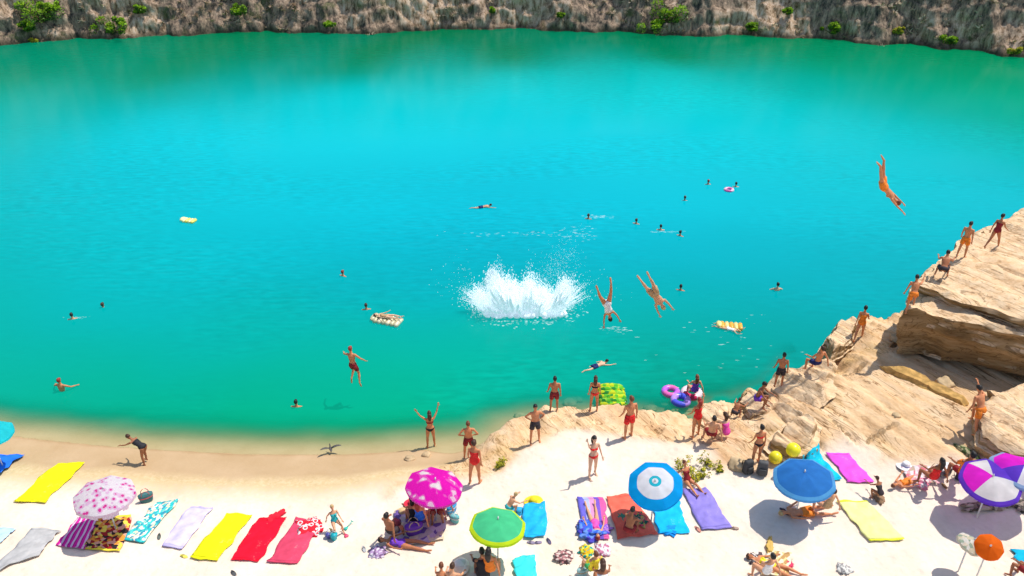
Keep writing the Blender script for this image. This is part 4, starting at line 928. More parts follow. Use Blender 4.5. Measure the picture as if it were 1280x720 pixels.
towel([(1126,586),(1160,584),(1172,606),(1134,611)], pattern('cells', [(.75,.4,.45),(.80,.72,.72),(.75,.2,.25),(.55,.4,.3)], 7), 'pink patterned blanket under the dark haired woman in red', .06, seed=21)
towel([(1263,688),(1300,690),(1310,712),(1276,712)], cm((.01,.42,.62)), 'bright blue towel in the lower right corner', seed=22)
towel([(492,640),(560,636),(556,676),(498,686)], pattern('cells', [(.5,.42,.40),(.16,.10,.32),(.75,.62,.42),(.55,.45,.55)], 8), 'mottled blanket under the magenta parasol crowd', .05, seed=23)
towel([(960,690),(990,694),(984,722),(950,720)], pattern('cells', [(.78,.66,.30),(.80,.74,.55),(.55,.32,.12)], 7), 'yellow and tan printed towel at lower right', .05, seed=24)
towel([(585,704),(628,700),(634,728),(586,730)], cm((.66,.60,.52)), 'beige towel under the pair below the green parasol', .05, seed=25)

# ------------------------------------------------------------------ parasols
WHITE_M = mat((.72,.72,.70), .4, .1, 5, .4); WOOD = mat((.40,.24,.12), .6, .2, 8, .3)
GU = 'beach parasols'
def parasol(px, py, rad, mats, fn, label, hgt=1.75, tilt=(0,0), ribs=8, dome=.30, fringe=0, rz=.2):
    rad *= .88; z = .9
    for _ in range(4): c = at(px, py, z+hgt-.30); z = down(c.x, c.y)
    t = empty('parasol', (c.x, c.y, z), 0, label, 'parasol', GU); g = ribs; n = g*6; nr = 9
    MT = Matrix.Translation((0, 0, hgt-.25))@Euler((R(tilt[0]), R(tilt[1]), rz)).to_matrix().to_4x4()@Matrix.Translation((0, 0, .25-rad*dome))
    vs = [(0, 0, rad*dome)]; uv = [(.5, .5)]; fs = []; ms = []
    for j in range(1, nr+1):
        r = j/nr
        for k in range(n):
            th = 2*PI*k/n; ph = (k%6)/6; sag = math.sin(ph*PI)
            rr = r*rad*(1-.045*sag*r); zz = rad*dome*(1-r**1.9)-sag*.035*rad*r
            vs.append((rr*math.cos(th), rr*math.sin(th), zz)); uv.append((.5+.5*r*math.cos(th), .5+.5*r*math.sin(th)))
    for k in range(n): fs.append((0, 1+k, 1+(k+1)%n)); ms.append(fn(0, k//6))
    for j in range(1, nr):
        for k in range(n): a_ = 1+(j-1)*n; fs.append((a_+k, a_+n+k, a_+n+(k+1)%n, a_+(k+1)%n)); ms.append(fn((j+.5)/nr, k//6))
    me = bpy.data.meshes.new('canopy'); me.from_pydata([MT@Vector(v) for v in vs], [], fs); me.polygons.foreach_set('material_index', ms)
    ul = me.uv_layers.new(name='UVMap')
    for l in me.loops: ul.data[l.index].uv = uv[l.vertex_index]
    o = link('canopy', me, t, mats, auto=50)
    # valance
    b = MB(); e0 = 1+(nr-1)*n
    for k in range(n):
        a_ = Vector(vs[e0+k]); c_ = Vector(vs[e0+(k+1)%n]); dr = .05+.035*math.sin(((k%6)+.5)/6*PI)+(fringe*random.random())
        b.add([MT@a_, MT@c_, MT@(c_*1.01-Vector((0, 0, dr))), MT@(a_*1.01-Vector((0, 0, dr)))], [(0, 1, 2, 3)], fn(1, k//6))
    vm = b.mesh('valance'); ul = vm.uv_layers.new(name='UVMap'); link('valance', vm, t, mats)
    p = MB(); p.tube([(0, 0, -.25), (0, 0, hgt-.25)], .022, 10); p.tube([MT@Vector((0, 0, -.25+rad*dome)), MT@Vector((0, 0, rad*dome))], .02, 10); p.build('pole', WHITE_M, t)
    f = MB(); f.tube([MT@Vector((0, 0, rad*dome)), MT@Vector((0, 0, rad*dome+.05)), MT@Vector((0, 0, rad*dome+.10))], [.03, .025, .008], 8); f.build('finial', WHITE_M, t)
    for k in range(g):
        th = 2*PI*k/g; q = MB(); q.tube([MT@Vector((rad*r*math.cos(th), rad*r*math.sin(th), rad*dome*(1-r**1.9)-.018)) for r in (.03, .3, .6, .98)], .007, 5)
        q.tube([MT@Vector((.02*math.cos(th), .02*math.sin(th), rad*dome-.45)), MT@Vector((rad*.5*math.cos(th), rad*.5*math.sin(th), rad*dome*(1-.5**1.9)-.02))], .006, 5); q.build('rib', WHITE_M, t)
    return t
fm = lambda c, tr=.55: mat(c, .8, .10, 3, .2, 0, tr)
pk = pattern('noise', [(.80,.01,.50),(.80,.01,.50),(.80,.10,.55),(.82,.55,.74),(.82,.80,.80)], 4.2, trans=.5, pos=[0,.2,.55,.68,.8])
parasol(543,609,1.0,[pk],lambda r,k:0,'magenta parasol with white blotches above the densest crowd',tilt=(0,8))
gl_, yl_ = fm((.08,.62,.30)), fm((.60,.78,.02))
parasol(622,659,.92,[gl_,yl_],lambda r,k:1 if r>.86 else 0,'mint green parasol with a lime yellow rim',tilt=(-4,4))
bw = [fm((.0,.36,.80)), fm((.80,.82,.84)), fm((.02,.50,.62))]
parasol(819,608,.95,bw,lambda r,k:1 if (.22<r<.70 or r==0) else (2 if r<=.22 else 0),'parasol with a blue outer ring, white band and blue centre',tilt=(14,-12))
bl = [fm((.03,.20,.60)), fm((.10,.38,.74))]
parasol(1005,599,1.05,bl,lambda r,k:1 if r>.9 else 0,'plain dark blue parasol with an oval shadow on the sand',tilt=(0,-6))
sp_ = pattern('spots', [(.70,.04,.32),(.74,.50,.72),(.80,.76,.82)], 11, trans=.5, pos=[0,.28,.5])
parasol(131,620,1.0,[sp_],lambda r,k:0,'white parasol flecked with pink and lilac at left',tilt=(0,4),fringe=.12)
parasol(-12,545,.85,[fm((.02,.62,.72))],lambda r,k:0,'cyan parasol mostly cut by the left edge')
pm = [fm((.82,.02,.66)), fm((.80,.80,.80)), fm((.14,.05,.60)), fm((.30,.45,.68))]
parasol(1238,603,.98,pm,lambda r,k:(2 if r>.86 else (0 if k in (2,3) else (1 if k in (4,5,6,1) else 2))),'front parasol with magenta, white and violet panels at right',tilt=(6,-10),rz=.5)
parasol(1276,590,1.0,pm,lambda r,k:(3 if r>.9 else (0 if k in (1,2,3) else (1 if k in (5,6) else 2))),'rear magenta and violet panelled parasol cut by the right edge',tilt=(0,6),rz=.1)
parasol(1235,686,.42,[fm((.85,.17,.01))],lambda r,k:0,'small plain orange parasol at lower right',hgt=1.5,tilt=(26,-24),dome=.5)
parasol(1210,683,.42,[pattern('cells', [(.78,.76,.72),(.35,.45,.35),(.80,.72,.6),(.72,.66,.50)], 8, trans=.5)],lambda r,k:0,'small pale patterned parasol leaning beside the orange one',hgt=1.3,tilt=(10,20),dome=.5)
# ------------------------------------------------------------------ small beach things
def solid(c, rough=.5, v=.08): return mat(c, rough, v, 6, .4, .2)
def tote(px, py, c, label, s=1, rz=0, c2=(.5,.35,.2)):
    p = hit(px, py); t = empty('beach_bag', p, rz, label, 'bag', 'bags on the sand', s)
    b = MB(); b.tube([(0,0,0),(0,0,.04),(0,0,.3),(0,0,.34)], [(.17,.09),(.19,.105),(.23,.11),(.225,.10)], 20, ref=(1,0,0)); b.build('pouch', solid(c,.8), t)
    for y in (-.08, .08):
        h = MB(); h.tube([(.12*math.cos(a), y, .33+.16*math.sin(a)) for a in np.linspace(PI, 0, 9)], .012, 6); h.build('handle', solid(c2,.7), t)
    q = MB(); q.tube([(0,0,.20),(0,0,.24)], [(.222,.118),(.226,.118)], 20, ref=(1,0,0)); q.build('trim', solid(c2,.7), t); return t
def backpack(px, py, c, label, s=1, rz=0):
    p = hit(px, py); t = empty('backpack', p, rz, label, 'backpack', 'bags on the sand', s)
    b = MB(); b.box((0,0,.23), (.16,.10,.23), 0, 0, .85, .06); b.build('main_bag', solid(c,.8), t)
    q = MB(); q.box((0,-.125,.15), (.11,.04,.11), 0, 0, .9, .03); q.build('front_pocket', solid(tuple(k*.7 for k in c),.8), t)
    for x in (-.09,.09):
        h = MB(); h.tube([(x,.09,.42),(x,.16,.36),(x,.17,.2),(x,.10,.06)], [(.022,.006)]*4, 6); h.build('strap', solid(tuple(k*.6 for k in c),.8), t)
    h = MB(); h.tube([(.04*math.cos(a),.03,.44+.05*math.sin(a)) for a in np.linspace(PI,0,7)], .008, 6); h.build('handle', solid(tuple(k*.6 for k in c),.8), t); return t
def hat(px, py, c, label, s=1, rz=0, band=(.05,.04,.04), lift=0):
    p = hit(px, py)+Vector((0,0,lift)); t = empty('sun_hat', p, rz, label, 'hat', 'sun hats on the sand', s)
    b = MB(); n = 24; vs = []; prof = [(.24,.015),(.18,.03),(.105,.035),(.10,.11),(.075,.145),(.0,.155)]
    for r, z in prof:
        for k in range(n): a = 2*PI*k/n; vs.append((r*math.cos(a)*1.05, r*math.sin(a), z+(.015*math.sin(2*a) if r > .15 else 0)))
    b.add(vs, [(j*n+k, j*n+(k+1)%n, (j+1)*n+(k+1)%n, (j+1)*n+k) for j in range(len(prof)-1) for k in range(n)]); b.build('brim_and_crown', solid(c,.85), t)
    q = MB(); q.tube([(0,0,.04),(0,0,.07)], [.11,.107], 20); q.build('ribbon', solid(band,.7), t); return t
def ball(px, py, cols, label, r=.2, g=8):
    p = hit(px, py); t = empty('beach_ball', (p.x,p.y,p.z+r*.97), .4, label, 'ball', 'beach balls')
    bm = bmesh.new(); bmesh.ops.create_uvsphere(bm, u_segments=24, v_segments=16, radius=r)
    for f in bm.faces: c = f.calc_center_median(); f.material_index = int(((math.atan2(c.y, c.x)+PI)/(2*PI)*6)%6)%len(cols)
    me = bpy.data.meshes.new('panels'); bm.to_mesh(me); bm.free(); link('panels', me, t, [solid(c,.3) for c in cols])
    q = MB(); q.tube([(0,0,r*.985),(0,0,r*1.03)], [.02,.012], 8); q.build('valve', WHITE_M, t); t.rotation_euler = (.7,.3,.4); return t
def flipflop(px, py, c, label, rz=0, s=1):
    p = hit(px, py); t = empty('flip_flop', p+Vector((0,0,.012)), rz, label, 'sandal', 'sandals on the sand', s)
    b = MB(); n = 20; vs = []
    for z in (0,.025):
        for k in range(n): a = 2*PI*k/n; w_ = .05-.012*math.sin(a-.3); vs.append((w_*math.cos(a), .135*math.sin(a), z))
    b.add(vs, [(k,(k+1)%n,n+(k+1)%n,n+k) for k in range(n)]+[tuple(range(n-1,-1,-1)), tuple(n+k for k in range(n))]); b.build('sole', solid(c,.7), t, auto=40)
    q = MB(); q.tube([(-.045,0,.025),(-.02,.04,.06),(0,.075,.03)], .008, 6); q.tube([(.045,0,.025),(.02,.04,.06),(0,.075,.03)], .008, 6); q.build('strap', solid(tuple(k*.5 for k in c),.6), t); return t
def ring(loc, cols, label, r=.42, tr=.13, tilt=(0,0), n=40, m=14):
    t = empty('swim_ring', loc, .3, label, 'swim ring', 'inflatables on the water'); t.rotation_euler = (R(tilt[0]), R(tilt[1]), .3)
    b = MB(); vs = []; fs = []; ms = []
    for i in range(n):
        A = 2*PI*i/n
        for k in range(m): B = 2*PI*k/m; vs.append(((r+tr*math.cos(B))*math.cos(A), (r+tr*math.cos(B))*math.sin(A), tr*math.sin(B)))
    for i in range(n):
        for k in range(m): fs.append((i*m+k, i*m+(k+1)%m, ((i+1)%n)*m+(k+1)%m, ((i+1)%n)*m+k)); ms.append((i*len(cols)*2//n)%len(cols))
    b.v, b.f, b.m = vs, fs, ms; b.build('tube', [solid(c,.3) for c in cols], t)
    q = MB(); q.tube([(r+tr*.6,0,tr*.75),(r+tr*.7,0,tr*.75+.04)], [.02,.014], 8); q.build('valve', WHITE_M, t); return t
def airbed(loc, cols, label, L_=1.7, W_=.8, nt=6, rz=0, mat_=None, z=.06, tilt=0):
    t = empty('air_mattress', loc, rz, label, 'air mattress', 'inflatables on the water'); t.rotation_euler = (R(tilt), 0, rz)
    b = MB(); r = L_/nt/2
    for k in range(nt):
        y = -L_/2+r+2*r*k; b.tube([(-W_/2,y,z),(-W_/2+.06,y,z),(0,y,z),(W_/2-.06,y,z),(W_/2,y,z)], [r*.5,r*1.02,r*1.04,r*1.02,r*.5], 12, k%len(cols))
    ms = mat_ or [solid(c,.3) for c in cols]; o = b.build('tubes', ms, t)
    q = MB(); q.ball((0,L_/2+.05,z+.05), (W_*.46,.14,.11), 16, 10); q.build('pillow', [ms[-1]], t)
    v = MB(); v.tube([(W_/2-.1,-L_/2+r,z+r),(W_/2-.1,-L_/2+r,z+r+.035)], [.02,.014], 8); v.build('valve', WHITE_M, t); return t
def cooler(px, py, c, label, rz=0, s=1):
    p = hit(px, py); t = empty('cooler_box', p, rz, label, 'cooler', 'coolers on the sand', s)
    b = MB(); b.box((0,0,.15), (.24,.15,.15), 0,0,1.05,.03); b.build('tub', solid(c,.4), t)
    b = MB(); b.box((0,0,.335), (.262,.165,.03), 0,0,.96,.015); b.build('lid', solid((.75,.75,.75),.4), t)
    h = MB(); h.tube([(-.27,0,.22),(-.27,0,.40),(.27,0,.40),(.27,0,.22)], .012, 8); h.build('handle', solid((.6,.6,.6),.4), t); return t
def bucket(px, py, c, label, s=1):
    p = hit(px, py); t = empty('toy_bucket', p, .5, label, 'bucket', 'beach toys', s)
    b = MB(); b.tube([(0,0,0),(0,0,.2),(0,0,.215),(0,0,.213),(0,0,.03)], [.08,.115,.122,.105,.07], 18); b.build('pail', solid(c,.4), t)
    h = MB(); h.tube([(.115*math.cos(a),0,.2+.12*math.sin(a)) for a in np.linspace(0,PI,10)], .006, 6); h.build('handle', WHITE_M, t); return t
def spade(px, py, c, label, rz=0):
    p = hit(px, py); t = empty('toy_spade', p+Vector((0,0,.03)), rz, label, 'spade', 'beach toys')
    b = MB(); b.tube([(0,0,.0),(0,.06,.01),(0,.15,.0)], [(.06,.008),(.065,.01),(.02,.008)], 10, ref=(1,0,0)); b.build('blade', solid(c,.4), t)
    h = MB(); h.tube([(0,.14,.01),(0,.36,.03)], .012, 8); h.tube([(-.05,.37,.03),(.05,.37,.03)], .014, 8); h.build('handle', solid(c,.4), t); return t
def crumple(px, py, r, m, label, name='crumpled_cloth', seed=1, fl=.35, cat='cloth', sq=(1,1), lift=0):
    p = hit(px, py); bm = bmesh.new(); bmesh.ops.create_icosphere(bm, subdivisions=4, radius=r)
    for v in bm.verts:
        n = v.co.normalized(); k = .62+.9*abs(float(fbm(n.x*2.2+seed*5, n.y*2.2+n.z*1.5, seed, 3))-.5)*2+.25*float(vnoise(n.x*5+seed, n.y*5+n.z*3, seed))
        v.co = Vector((v.co.x*k*sq[0], v.co.y*k*sq[1], v.co.z*fl*k))
    uvl = bm.loops.layers.uv.new('UVMap')
    for f in bm.faces:
        for l in f.loops: l[uvl].uv = (l.vert.co.x/r*.5+.5, l.vert.co.y/r*.5+.5)
    me = bpy.data.meshes.new(name); bm.to_mesh(me); bm.free(); o = link(name, me, None, [m]); o.location = p+Vector((0,0,r*fl*.35+lift)); o.rotation_euler = (0,0,seed)
    return tag(o, label, cat, 'clothes and cloths left on the sand')

# floats on the water
gm = pattern('cells', [(.12,.50,.03),(.55,.62,.02),(.03,.25,.04),(.30,.60,.05)], 7)
def uvize(o):
    for c in o.children:
        me = c.data
        if not me.uv_layers:
            ul = me.uv_layers.new(name='UVMap')
            for l in me.loops: v = me.vertices[l.vertex_index].co; ul.data[l.index].uv = (v.x, v.y)
    return o
p = at(765,499,0); uvize(airbed(p, [(.2,.6,.03)], 'green and lime printed air mattress floating against the rim', 1.25, 1.1, 5, 0, [gm], z=.10, tilt=0)); 
ring(at(848,492,0)+Vector((-.32,.0,.10)), [(.78,.14,.45),(.50,.12,.70)], 'pink and violet swim ring left of the rider on the water', .26, .12)
ring(at(848,498,0)+Vector((.02,-.30,.14)), [(.08,.10,.70),(.45,.25,.75)], 'blue and violet swim ring nearest the rim', .28, .13)
ring(at(856,496,0)+Vector((.28,.1,.12)), [(.65,.02,.12),(.80,.6,.65)], 'crimson and white swim ring carrying a rider', .30, .14)
person(at(856,496,0)+Vector((.28,.1,.05)), 'sit', R(180), 1.6, 2, 'auburn', True, 'f', ((OP,'purple'),), 'woman riding on the crimson swim ring', GW)
airbed(at(485,402,0), [(.70,.62,.42),(.55,.50,.30)], 'cream air mattress with a sunbather in mid lake', 1.3, .7, 6, R(70))
person(at(486,401,0)+Vector((0,0,.16)), 'lie', R(80), 1.3, 4, 'brown', False, 'f', ((OP,'tan'),), 'sunbather lying on the cream air mattress', GW)
airbed(at(914,409,0), [(.80,.42,.05),(.80,.66,.25)], 'orange and yellow air mattress off the rocks', 1.0, .55, 5, R(80))
person(at(909,411,0)+Vector((0,-.1,.0)), 'prone', R(60), 1.2, 4, 'blond', False, 'f', ((OP,'white'),), 'pale bather leaning over the orange air mattress', GW)
airbed(at(237,277,0), [(.80,.66,.12),(.80,.75,.35)], 'small pale yellow air mattress furthest out at left', .75, .5, 4, R(75))
tag(ring(at(919,238,0)+Vector((-.4,0,.04)), [(.78,.15,.4),(.8,.5,.6)], 'tiny pink swim ring among the farthest heads', .24, .09), group='inflatables on the water')
# beach clutter
hat(667,628,(.80,.62,.02),'yellow sun hat at the head of the sky blue towel',1.25,band=(.7,.4,.02))
hat(648,640,(.03,.35,.62),'blue sun hat left of the sky blue towel',.9)
ball(968,578,[(.82,.70,.02)],'plain yellow ball on the left behind the dark blue parasol',.22)
ball(990,569,[(.84,.78,.02)],'larger yellow ball on the right behind the dark blue parasol',.24)
ball(577,715,[(.60,.58,.56),(.70,.70,.68)],'pale grey ball at the bottom edge',.24)
backpack(934,590,(.05,.05,.05),'charcoal backpack left of two at the shelf foot',1.1,.4)
backpack(952,592,(.09,.09,.09),'dark grey backpack right of two at the shelf foot',1.15,-.3)
tote(975,596,(.72,.55,.05),'mustard beach bag between backpacks and dark blue parasol',.9,.2)
tote(184,627,(.05,.16,.16),'dark teal beach bag beside the pink flecked parasol',1.0,.5,(.5,.1,.1))
tote(518,668,(.16,.04,.38),'deep purple beach bag in the magenta parasol crowd',1.25,.3)
tote(565,640,(.05,.32,.62),'blue and pale beach bag right of the magenta parasol crowd',.95,.9,(.6,.6,.6))
tote(568,652,(.15,.45,.45),'teal beach bag below the blue one',.8,-.4,(.6,.6,.6))
backpack(525,648,(.02,.02,.03),'black backpack in the magenta parasol crowd',.85,.2)
backpack(496,660,(.35,.06,.08),'dark red backpack at left of the magenta parasol crowd',.8,-.5)
hat(515,630,(.80,.03,.06),'red sun hat just below the magenta parasol',1.1)
hat(503,642,(.62,.45,.22),'straw hat on the left of the magenta parasol crowd',1.1)
cooler(1178,592,(.12,.12,.14),'dark cooler box beside the man in orange',.3,.9)
backpack(1198,598,(.03,.03,.06),'navy backpack beside the man in orange',.9,.8)
tote(1167,594,(.75,.20,.35),'rose beach bag on the pink blanket',.9,.1)
hat(1132,583,(.78,.76,.78),'white sun hat beyond the pink blanket',1.2,band=(.3,.3,.6))
flipflop(980,640,(.05,.03,.06),'dark sandal on the left in the dark blue parasol shadow',.6,1.3)
flipflop(994,644,(.05,.03,.05),'dark sandal on the right in the dark blue parasol shadow',1.2,1.3)
flipflop(664,679,(.25,.2,.3),'grey sandal, left of three below the sky blue towel',1.4); flipflop(672,679,(.25,.2,.3),'grey sandal, middle of three below the sky blue towel',1.7); flipflop(686,677,(.1,.08,.15),'dark sandal, right of three below the sky blue towel',.4)
flipflop(199,671,(.10,.12,.10),'single dark sandal between the teal and lavender towels',.3); flipflop(230,696,(.72,.62,.1),'yellow sandal below the lavender towel',1.2); flipflop(292,717,(.08,.08,.08),'black sandal on the bottom edge under the yellow towel',.8)
flipflop(872,662,(.5,.2,.15),'reddish sandal at the lower left corner of the purple towel',.5); flipflop(918,661,(.35,.25,.2),'brown sandal at the lower right corner of the purple towel',1.5)
flipflop(1180,608,(.25,.14,.06),'brown sandal right of the pink blanket',.2)
flipflop(455,687,(.4,.4,.4),'small grey sandal left of the lilac cloth',.4)
crumple(472,692,.26,pattern('cells',[(.45,.30,.50),(.75,.68,.74),(.30,.18,.32)],7),'lilac printed cloth bundled on open sand',seed=2)
crumple(388,660,.40,pattern('spots',[(.78,.02,.04),(.80,.76,.74),(.78,.02,.04)],5,pos=[0,.3,.5]),'red and white cloth thrown on the crimson towel corner',seed=3,fl=.25)
crumple(341,649,.24,solid((.80,.01,.03),.9),'scarlet bundled cloth at the head of the scarlet towel',seed=4,sq=(1.5,.6))
crumple(738,664,.42,pattern('cells',[(.04,.14,.72),(.10,.08,.60),(.15,.30,.80)],7),'bright blue cloth heaped on the striped towel',seed=5,fl=.3)
crumple(752,662,.25,pattern('cells',[(.30,.12,.60),(.55,.25,.65)],7),'violet cloth beside the bright blue heap',seed=6,fl=.3)
crumple(705,697,.28,pattern('cells',[(.5,.22,.22),(.78,.62,.55),(.15,.08,.08)],8),'brownish printed cloth bundled left of the big haired woman',seed=7)
crumple(733,690,.22,pattern('cells',[(.80,.45,.02),(.03,.35,.30),(.75,.70,.05)],6),'orange, green and yellow cloth above the child in yellow',seed=8)
crumple(753,688,.24,pattern('cells',[(.75,.70,.72),(.55,.2,.3)],6),'white and rose cloth above the big haired woman',seed=9)
crumple(777,648,.18,solid((.04,.20,.12),.9),'dark green cloth on the coral towel',seed=10)
crumple(799,652,.28,pattern('cells',[(.02,.12,.08),(.6,.05,.1),(.5,.35,.1)],7),'multicoloured cloth heaped on the coral towel',seed=11)
crumple(835,662,.28,solid((.0,.25,.72),.9),'darker blue cloth at the foot of the azure towel',seed=12,fl=.2)
crumple(1150,603,.3,pattern('cells',[(.78,.25,.35),(.80,.7,.7)],6),'pink cloth bundled on the pink blanket',seed=13)
crumple(1098,622,.22,solid((.30,.18,.10),.9),'brown cloth beside the crouching child',seed=14,sq=(1.3,.7))
crumple(1055,712,.2,pattern('cells',[(.70,.68,.62),(.35,.33,.32)],6),'grey and white cloth near the bottom edge at right',seed=15)
crumple(945,700,.24,pattern('cells',[(.12,.08,.08),(.75,.68,.6)],6),'black and white cloth left of the woman in yellow',seed=16)
crumple(962,684,.2,solid((.62,.40,.10),.9),'ochre cloth above the woman in yellow',seed=17,sq=(1.8,.5))
crumple(985,706,.16,solid((.7,.05,.12),.9),'small red cloth right of the woman in yellow',seed=18)
crumple(1240,632,.9,pattern('cells',[(.12,.09,.07),(.30,.22,.16),(.5,.4,.32)],12),'dark rumpled heap added as the shadow in front of the striped parasols',seed=19,fl=.16,sq=(1.1,.28))  # dark heap added in place of the parasols' shadow
crumple(1278,632,.3,pattern('cells',[(.08,.07,.06),(.3,.25,.2)],8),'smaller dark heap cut by the right edge',seed=20,fl=.3)  # small heap in dark mottled tones
crumple(1208,566,.3,pattern('cells',[(.08,.12,.04),(.4,.36,.2)],8),'olive patterned cloth on the rock above the striped parasols',seed=21,sq=(1.5,.5))
ball(413,668,[(.75,.65,.15),(.8,.78,.7)],'small yellow ball among the toddler toys',.11)
bucket(418,674,(.02,.45,.52),'teal toy bucket beside the toddler',1.0); bucket(411,672,(.12,.12,.4),'navy toy bucket beside the toddler',.8)
spade(434,672,(.75,.05,.15),'red toy spade lying right of the toddler',.6); spade(431,663,(.05,.5,.4),'green toy spade lying beyond the toddler',-.5)
bucket(571,722,(.5,.5,.5),'grey toy bucket at the bottom edge',1.0) if 0 else None
tote(606,716,(.02,.22,.60),'blue beach bag between the man in black and the orange figure',.75,.2)
tote(728,719,(.35,.55,.55),'pale teal beach bag left of the child in yellow',.8,.3)
# wading bird
p = hit(414,566); p.z = max(p.z, -.03)
t = empty('bird', p, R(200), 'grey wading bird with raised wings at the wet sand edge', 'bird')
t.scale = (.6,)*3
bg_ = mat((.10,.09,.085), .7, .3, 20, .2); b = MB()
b.tube([(0,.30,.30),(0,.20,.30),(0,.05,.29),(0,-.10,.32),(0,-.17,.40),(0,-.20,.47),(0,-.24,.48),(0,-.27,.475)], [(.03,.01),(.06,.03),(.085,.07),(.07,.065),(.035,.035),(.034,.036),(.03,.03),(.012,.012)], 12, ref=(1,0,0)); b.build('body', bg_, t)
b = MB(); b.tube([(0,-.26,.475),(0,-.36,.46)], [.012,.003], 8); b.build('beak', solid((.7,.4,.05)), t)
for s in (-1,1):
    b = MB(); b.tube([(.05*s,.0,.33),(.22*s,.05,.46),(.45*s,.16,.56),(.62*s,.28,.60)], [(.012,.10),(.012,.12),(.01,.09),(.004,.03)], 10, ref=(0,0,1)); b.build('wing', bg_, t)
    b = MB(); b.tube([(.03*s,.02,.25),(.035*s,.03,.12),(.035*s,.0,.0),(.035*s,-.05,.0)], [.012,.009,.009,.006], 6); b.build('leg', solid((.5,.3,.1)), t)

# ------------------------------------------------------------------ the splash
def splash_mat(tr, em=.0):
    m, N, L, P = base('white_spray'); P.inputs['Base Color'].default_value = (.84,.90,.92,1); P.inputs['Roughness'].default_value = .6
    P.inputs['Emission Color'].default_value = (.82,.96,1,1); P.inputs['Emission Strength'].default_value = em   # glow put in for light scattered inside the spray
    t_ = N.new('ShaderNodeBsdfTransparent')
    tc = N.new('ShaderNodeNewGeometry'); n = N.new('ShaderNodeTexNoise'); n.inputs['Scale'].default_value = 5; n.inputs['Detail'].default_value = 5; L.new(tc.outputs['Position'], n.inputs['Vector'])
    mr = N.new('ShaderNodeMapRange'); mr.inputs[1].default_value = .35; mr.inputs[2].default_value = .65; mr.inputs[3].default_value = max(0, tr-.25); mr.inputs[4].default_value = min(1, tr+.25) if tr else 0; L.new(n.outputs[0], mr.inputs[0])
    b_ = N.new('ShaderNodeMixShader'); L.new(mr.outputs[0], b_.inputs[0]); L.new(P.outputs[0], b_.inputs[1]); L.new(t_.outputs[0], b_.inputs[2]); L.new(b_.outputs[0], N['Material Output'].inputs[0]); return m
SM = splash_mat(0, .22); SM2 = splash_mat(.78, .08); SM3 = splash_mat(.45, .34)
c = at(655,388,0); rng = random.Random(12); t = empty('water_splash', c, 0, 'big white splash of spray thrown up in mid lake', 'splash')
b = MB(); dr = MB(); mist = MB()
def prof(x):    # spray height along the splash
    return 1.12+.30*math.sin(x*2.2+2.6)+.38*math.sin(x*5.3)+.25*math.sin(x*11)+.08*x*x
for i in range(900):
    x = rng.uniform(-1.55, 1.55); y = rng.uniform(-.45,.45); H_ = max(.25, prof(x))*rng.betavariate(2.2,1.1)
    lx = x*.34*rng.uniform(.7,1.3)+rng.gauss(0,.06); ly = y*.5+rng.gauss(0,.1); r0 = rng.uniform(.03,.11)
    pts = [Vector((x+lx*q, y+ly*q, H_*(q**.8)-.05)) for q in (0,.3,.55,.8,1)]; pts = [p+Vector((rng.gauss(0,.02), rng.gauss(0,.02), 0)) for p in pts]
    b.tube(pts, [r0, r0*1.2, r0*rng.uniform(.6,1.2), r0*rng.uniform(.3,.7), .006], 6)
    for k in range(14):
        q = pts[rng.choice((3,4,4))]+Vector((rng.gauss(lx*.3,.12), rng.gauss(0,.12), abs(rng.gauss(.05,.24)))); s = rng.uniform(.006,.024)
        dr.ball(q, (s,s,s*rng.uniform(1,3)), 4, 3)
for i in range(110):     # side jets
    s = rng.choice((-1,-1,1)); a = rng.uniform(.3,.75); L_ = rng.uniform(.6,2.0); x0 = s*rng.uniform(1.2,1.75)
    pts = [Vector((x0+s*L_*k*math.cos(a)*.8, rng.uniform(-.1,.1), L_*k*math.sin(a)*1.2)) for k in (0,.33,.66,1)]
    b.tube(pts, [.05,.035,.02,.004], 5)
    for k in range(30): q = pts[rng.choice((1,2,3))]+Vector((rng.gauss(0,.13),rng.gauss(0,.13),rng.gauss(0,.13))); sz = rng.uniform(.006,.02); dr.ball(q, sz, 4, 3)
for i in range(2200):
    x = rng.gauss(0,1.15); q = Vector((x*1.25, rng.gauss(0,.45), max(.02, prof(max(-2.2,min(2.2,x)))*rng.uniform(.4,1.45)+rng.gauss(0,.2)))); sz = rng.uniform(.005,.017); dr.ball(q, sz, 4, 3)
for i in range(900):   # fine spray drifting up and to the right
    k = rng.random()**1.3; q = Vector((.6+1.6*k+rng.gauss(0,.22+.25*k), .4+rng.gauss(0,.3), 1.1+1.9*k+rng.gauss(0,.2+.3*k))); dr.ball(q, rng.uniform(.004,.012), 4, 3)
for i in range(520):
    x = rng.uniform(-1.85,1.85); y = rng.uniform(-.6,.55); r0 = rng.uniform(.05,.2); b.ball((x,y+rng.gauss(0,.08),rng.uniform(-.05,.15)), (r0,r0,r0*.7), 8, 6)
sh = MB()
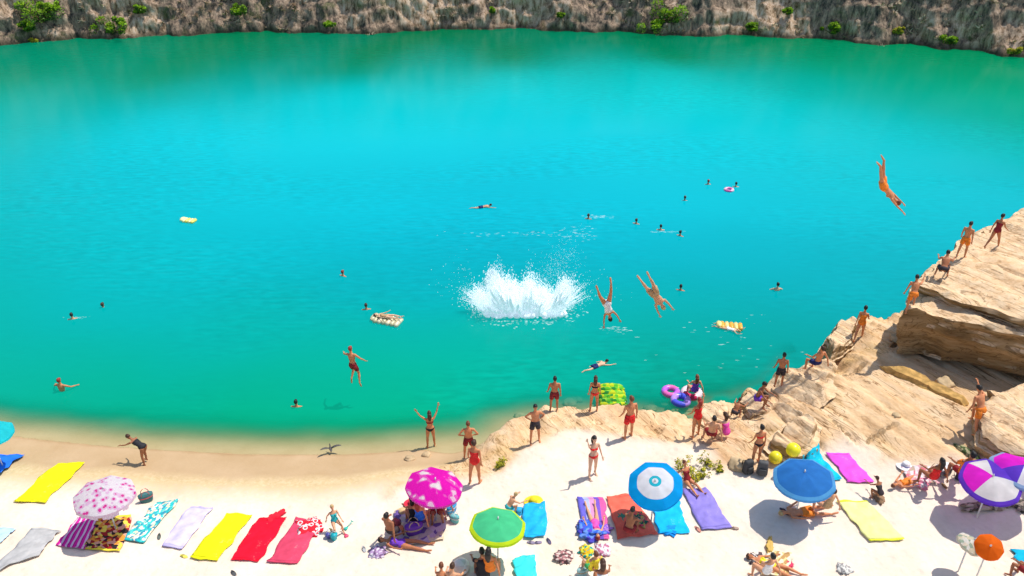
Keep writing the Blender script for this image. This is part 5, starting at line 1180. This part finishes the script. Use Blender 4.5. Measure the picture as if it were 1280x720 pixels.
for i in range(60):   # thin ragged sheets leaning outwards
    x = rng.uniform(-1.5,1.5); H_ = prof(x)*rng.uniform(.7,1.15); wd_ = rng.uniform(.15,.45); lx = x*.45+rng.gauss(0,.08); yy = rng.uniform(-.35,.5); V_ = []; n_ = 7
    for j in range(6):
        q = j/5
        for k in range(n_): u_ = (k/(n_-1)-.5)*2; V_.append((x+lx*q+u_*wd_*(.6+.6*q), yy+yy*q*.5+.08*math.sin(u_*4+i), H_*q*(1-.25*u_*u_)+(rng.gauss(0,.09) if j > 3 else 0)))
    sh.add(V_, [(j*n_+k, j*n_+k+1, (j+1)*n_+k+1, (j+1)*n_+k) for j in range(5) for k in range(n_-1)])
b.build('water_column', SM, t); tag(dr.build('droplets', SM3, t), kind='stuff'); sh.build('spray_sheet', SM2, t)


# foam left on the surface, and glint flecks
fb = MB()
for i in range(420):
    a = rng.uniform(0,2*PI); r = 1+abs(rng.gauss(0,.22)); x = 2.0*r*math.cos(a)+rng.gauss(0,.15); y = 1.0*r*math.sin(a)+rng.gauss(0,.15); s = rng.uniform(.015,.05)
    k_ = [(x+s*1.6*math.cos(q)*rng.uniform(.6,1.2), y+s*math.sin(q)*rng.uniform(.6,1.2), .012) for q in np.linspace(0,2*PI,8)[:-1]]; fb.add(k_, [tuple(range(7))])
tag(fb.build('foam', SM2, t), kind='stuff')
GF = 'foam trails on the water'
for px, py, L_, W_, n, lb in ((748,271,1.3,.35,70,'white foam tail behind the swimmer above the splash'),(722,292,1.6,1.8,60,'faint patch of spray foam between the splash and the foam tail'),(655,293,5.5,.6,60,'long faint foam wake beyond the splash'),(832,290,2.0,.25,30,'thin foam line linking the row of three heads'),
      (770,412,1.0,.4,50,'small foam spot where the left diver meets the water'),(98,397,.9,.18,20,'tiny foam trail behind the leftmost swimmer'),(925,430,6.5,5,45,'scattered white flecks laid as sun glints off the cliff edge')):  # the last patch is white flecks in place of sun glints
    p = at(px, py, 0); fb = MB()
    for i in range(n):
        x = rng.gauss(0,.32)*L_; y = rng.gauss(0,.32)*W_; s = rng.uniform(.008,.028)
        k_ = [(x+s*4.5*math.cos(q)*rng.uniform(.6,1.2), y+s*math.sin(q)*rng.uniform(.6,1.2), .012) for q in np.linspace(0,2*PI,8)[:-1]]; fb.add(k_, [tuple(range(7))])
    o = fb.build('foam_glint_patch', SM2); o.location = p; tag(o, lb, 'foam', GF, 'stuff')
bpy.context.view_layer.update()
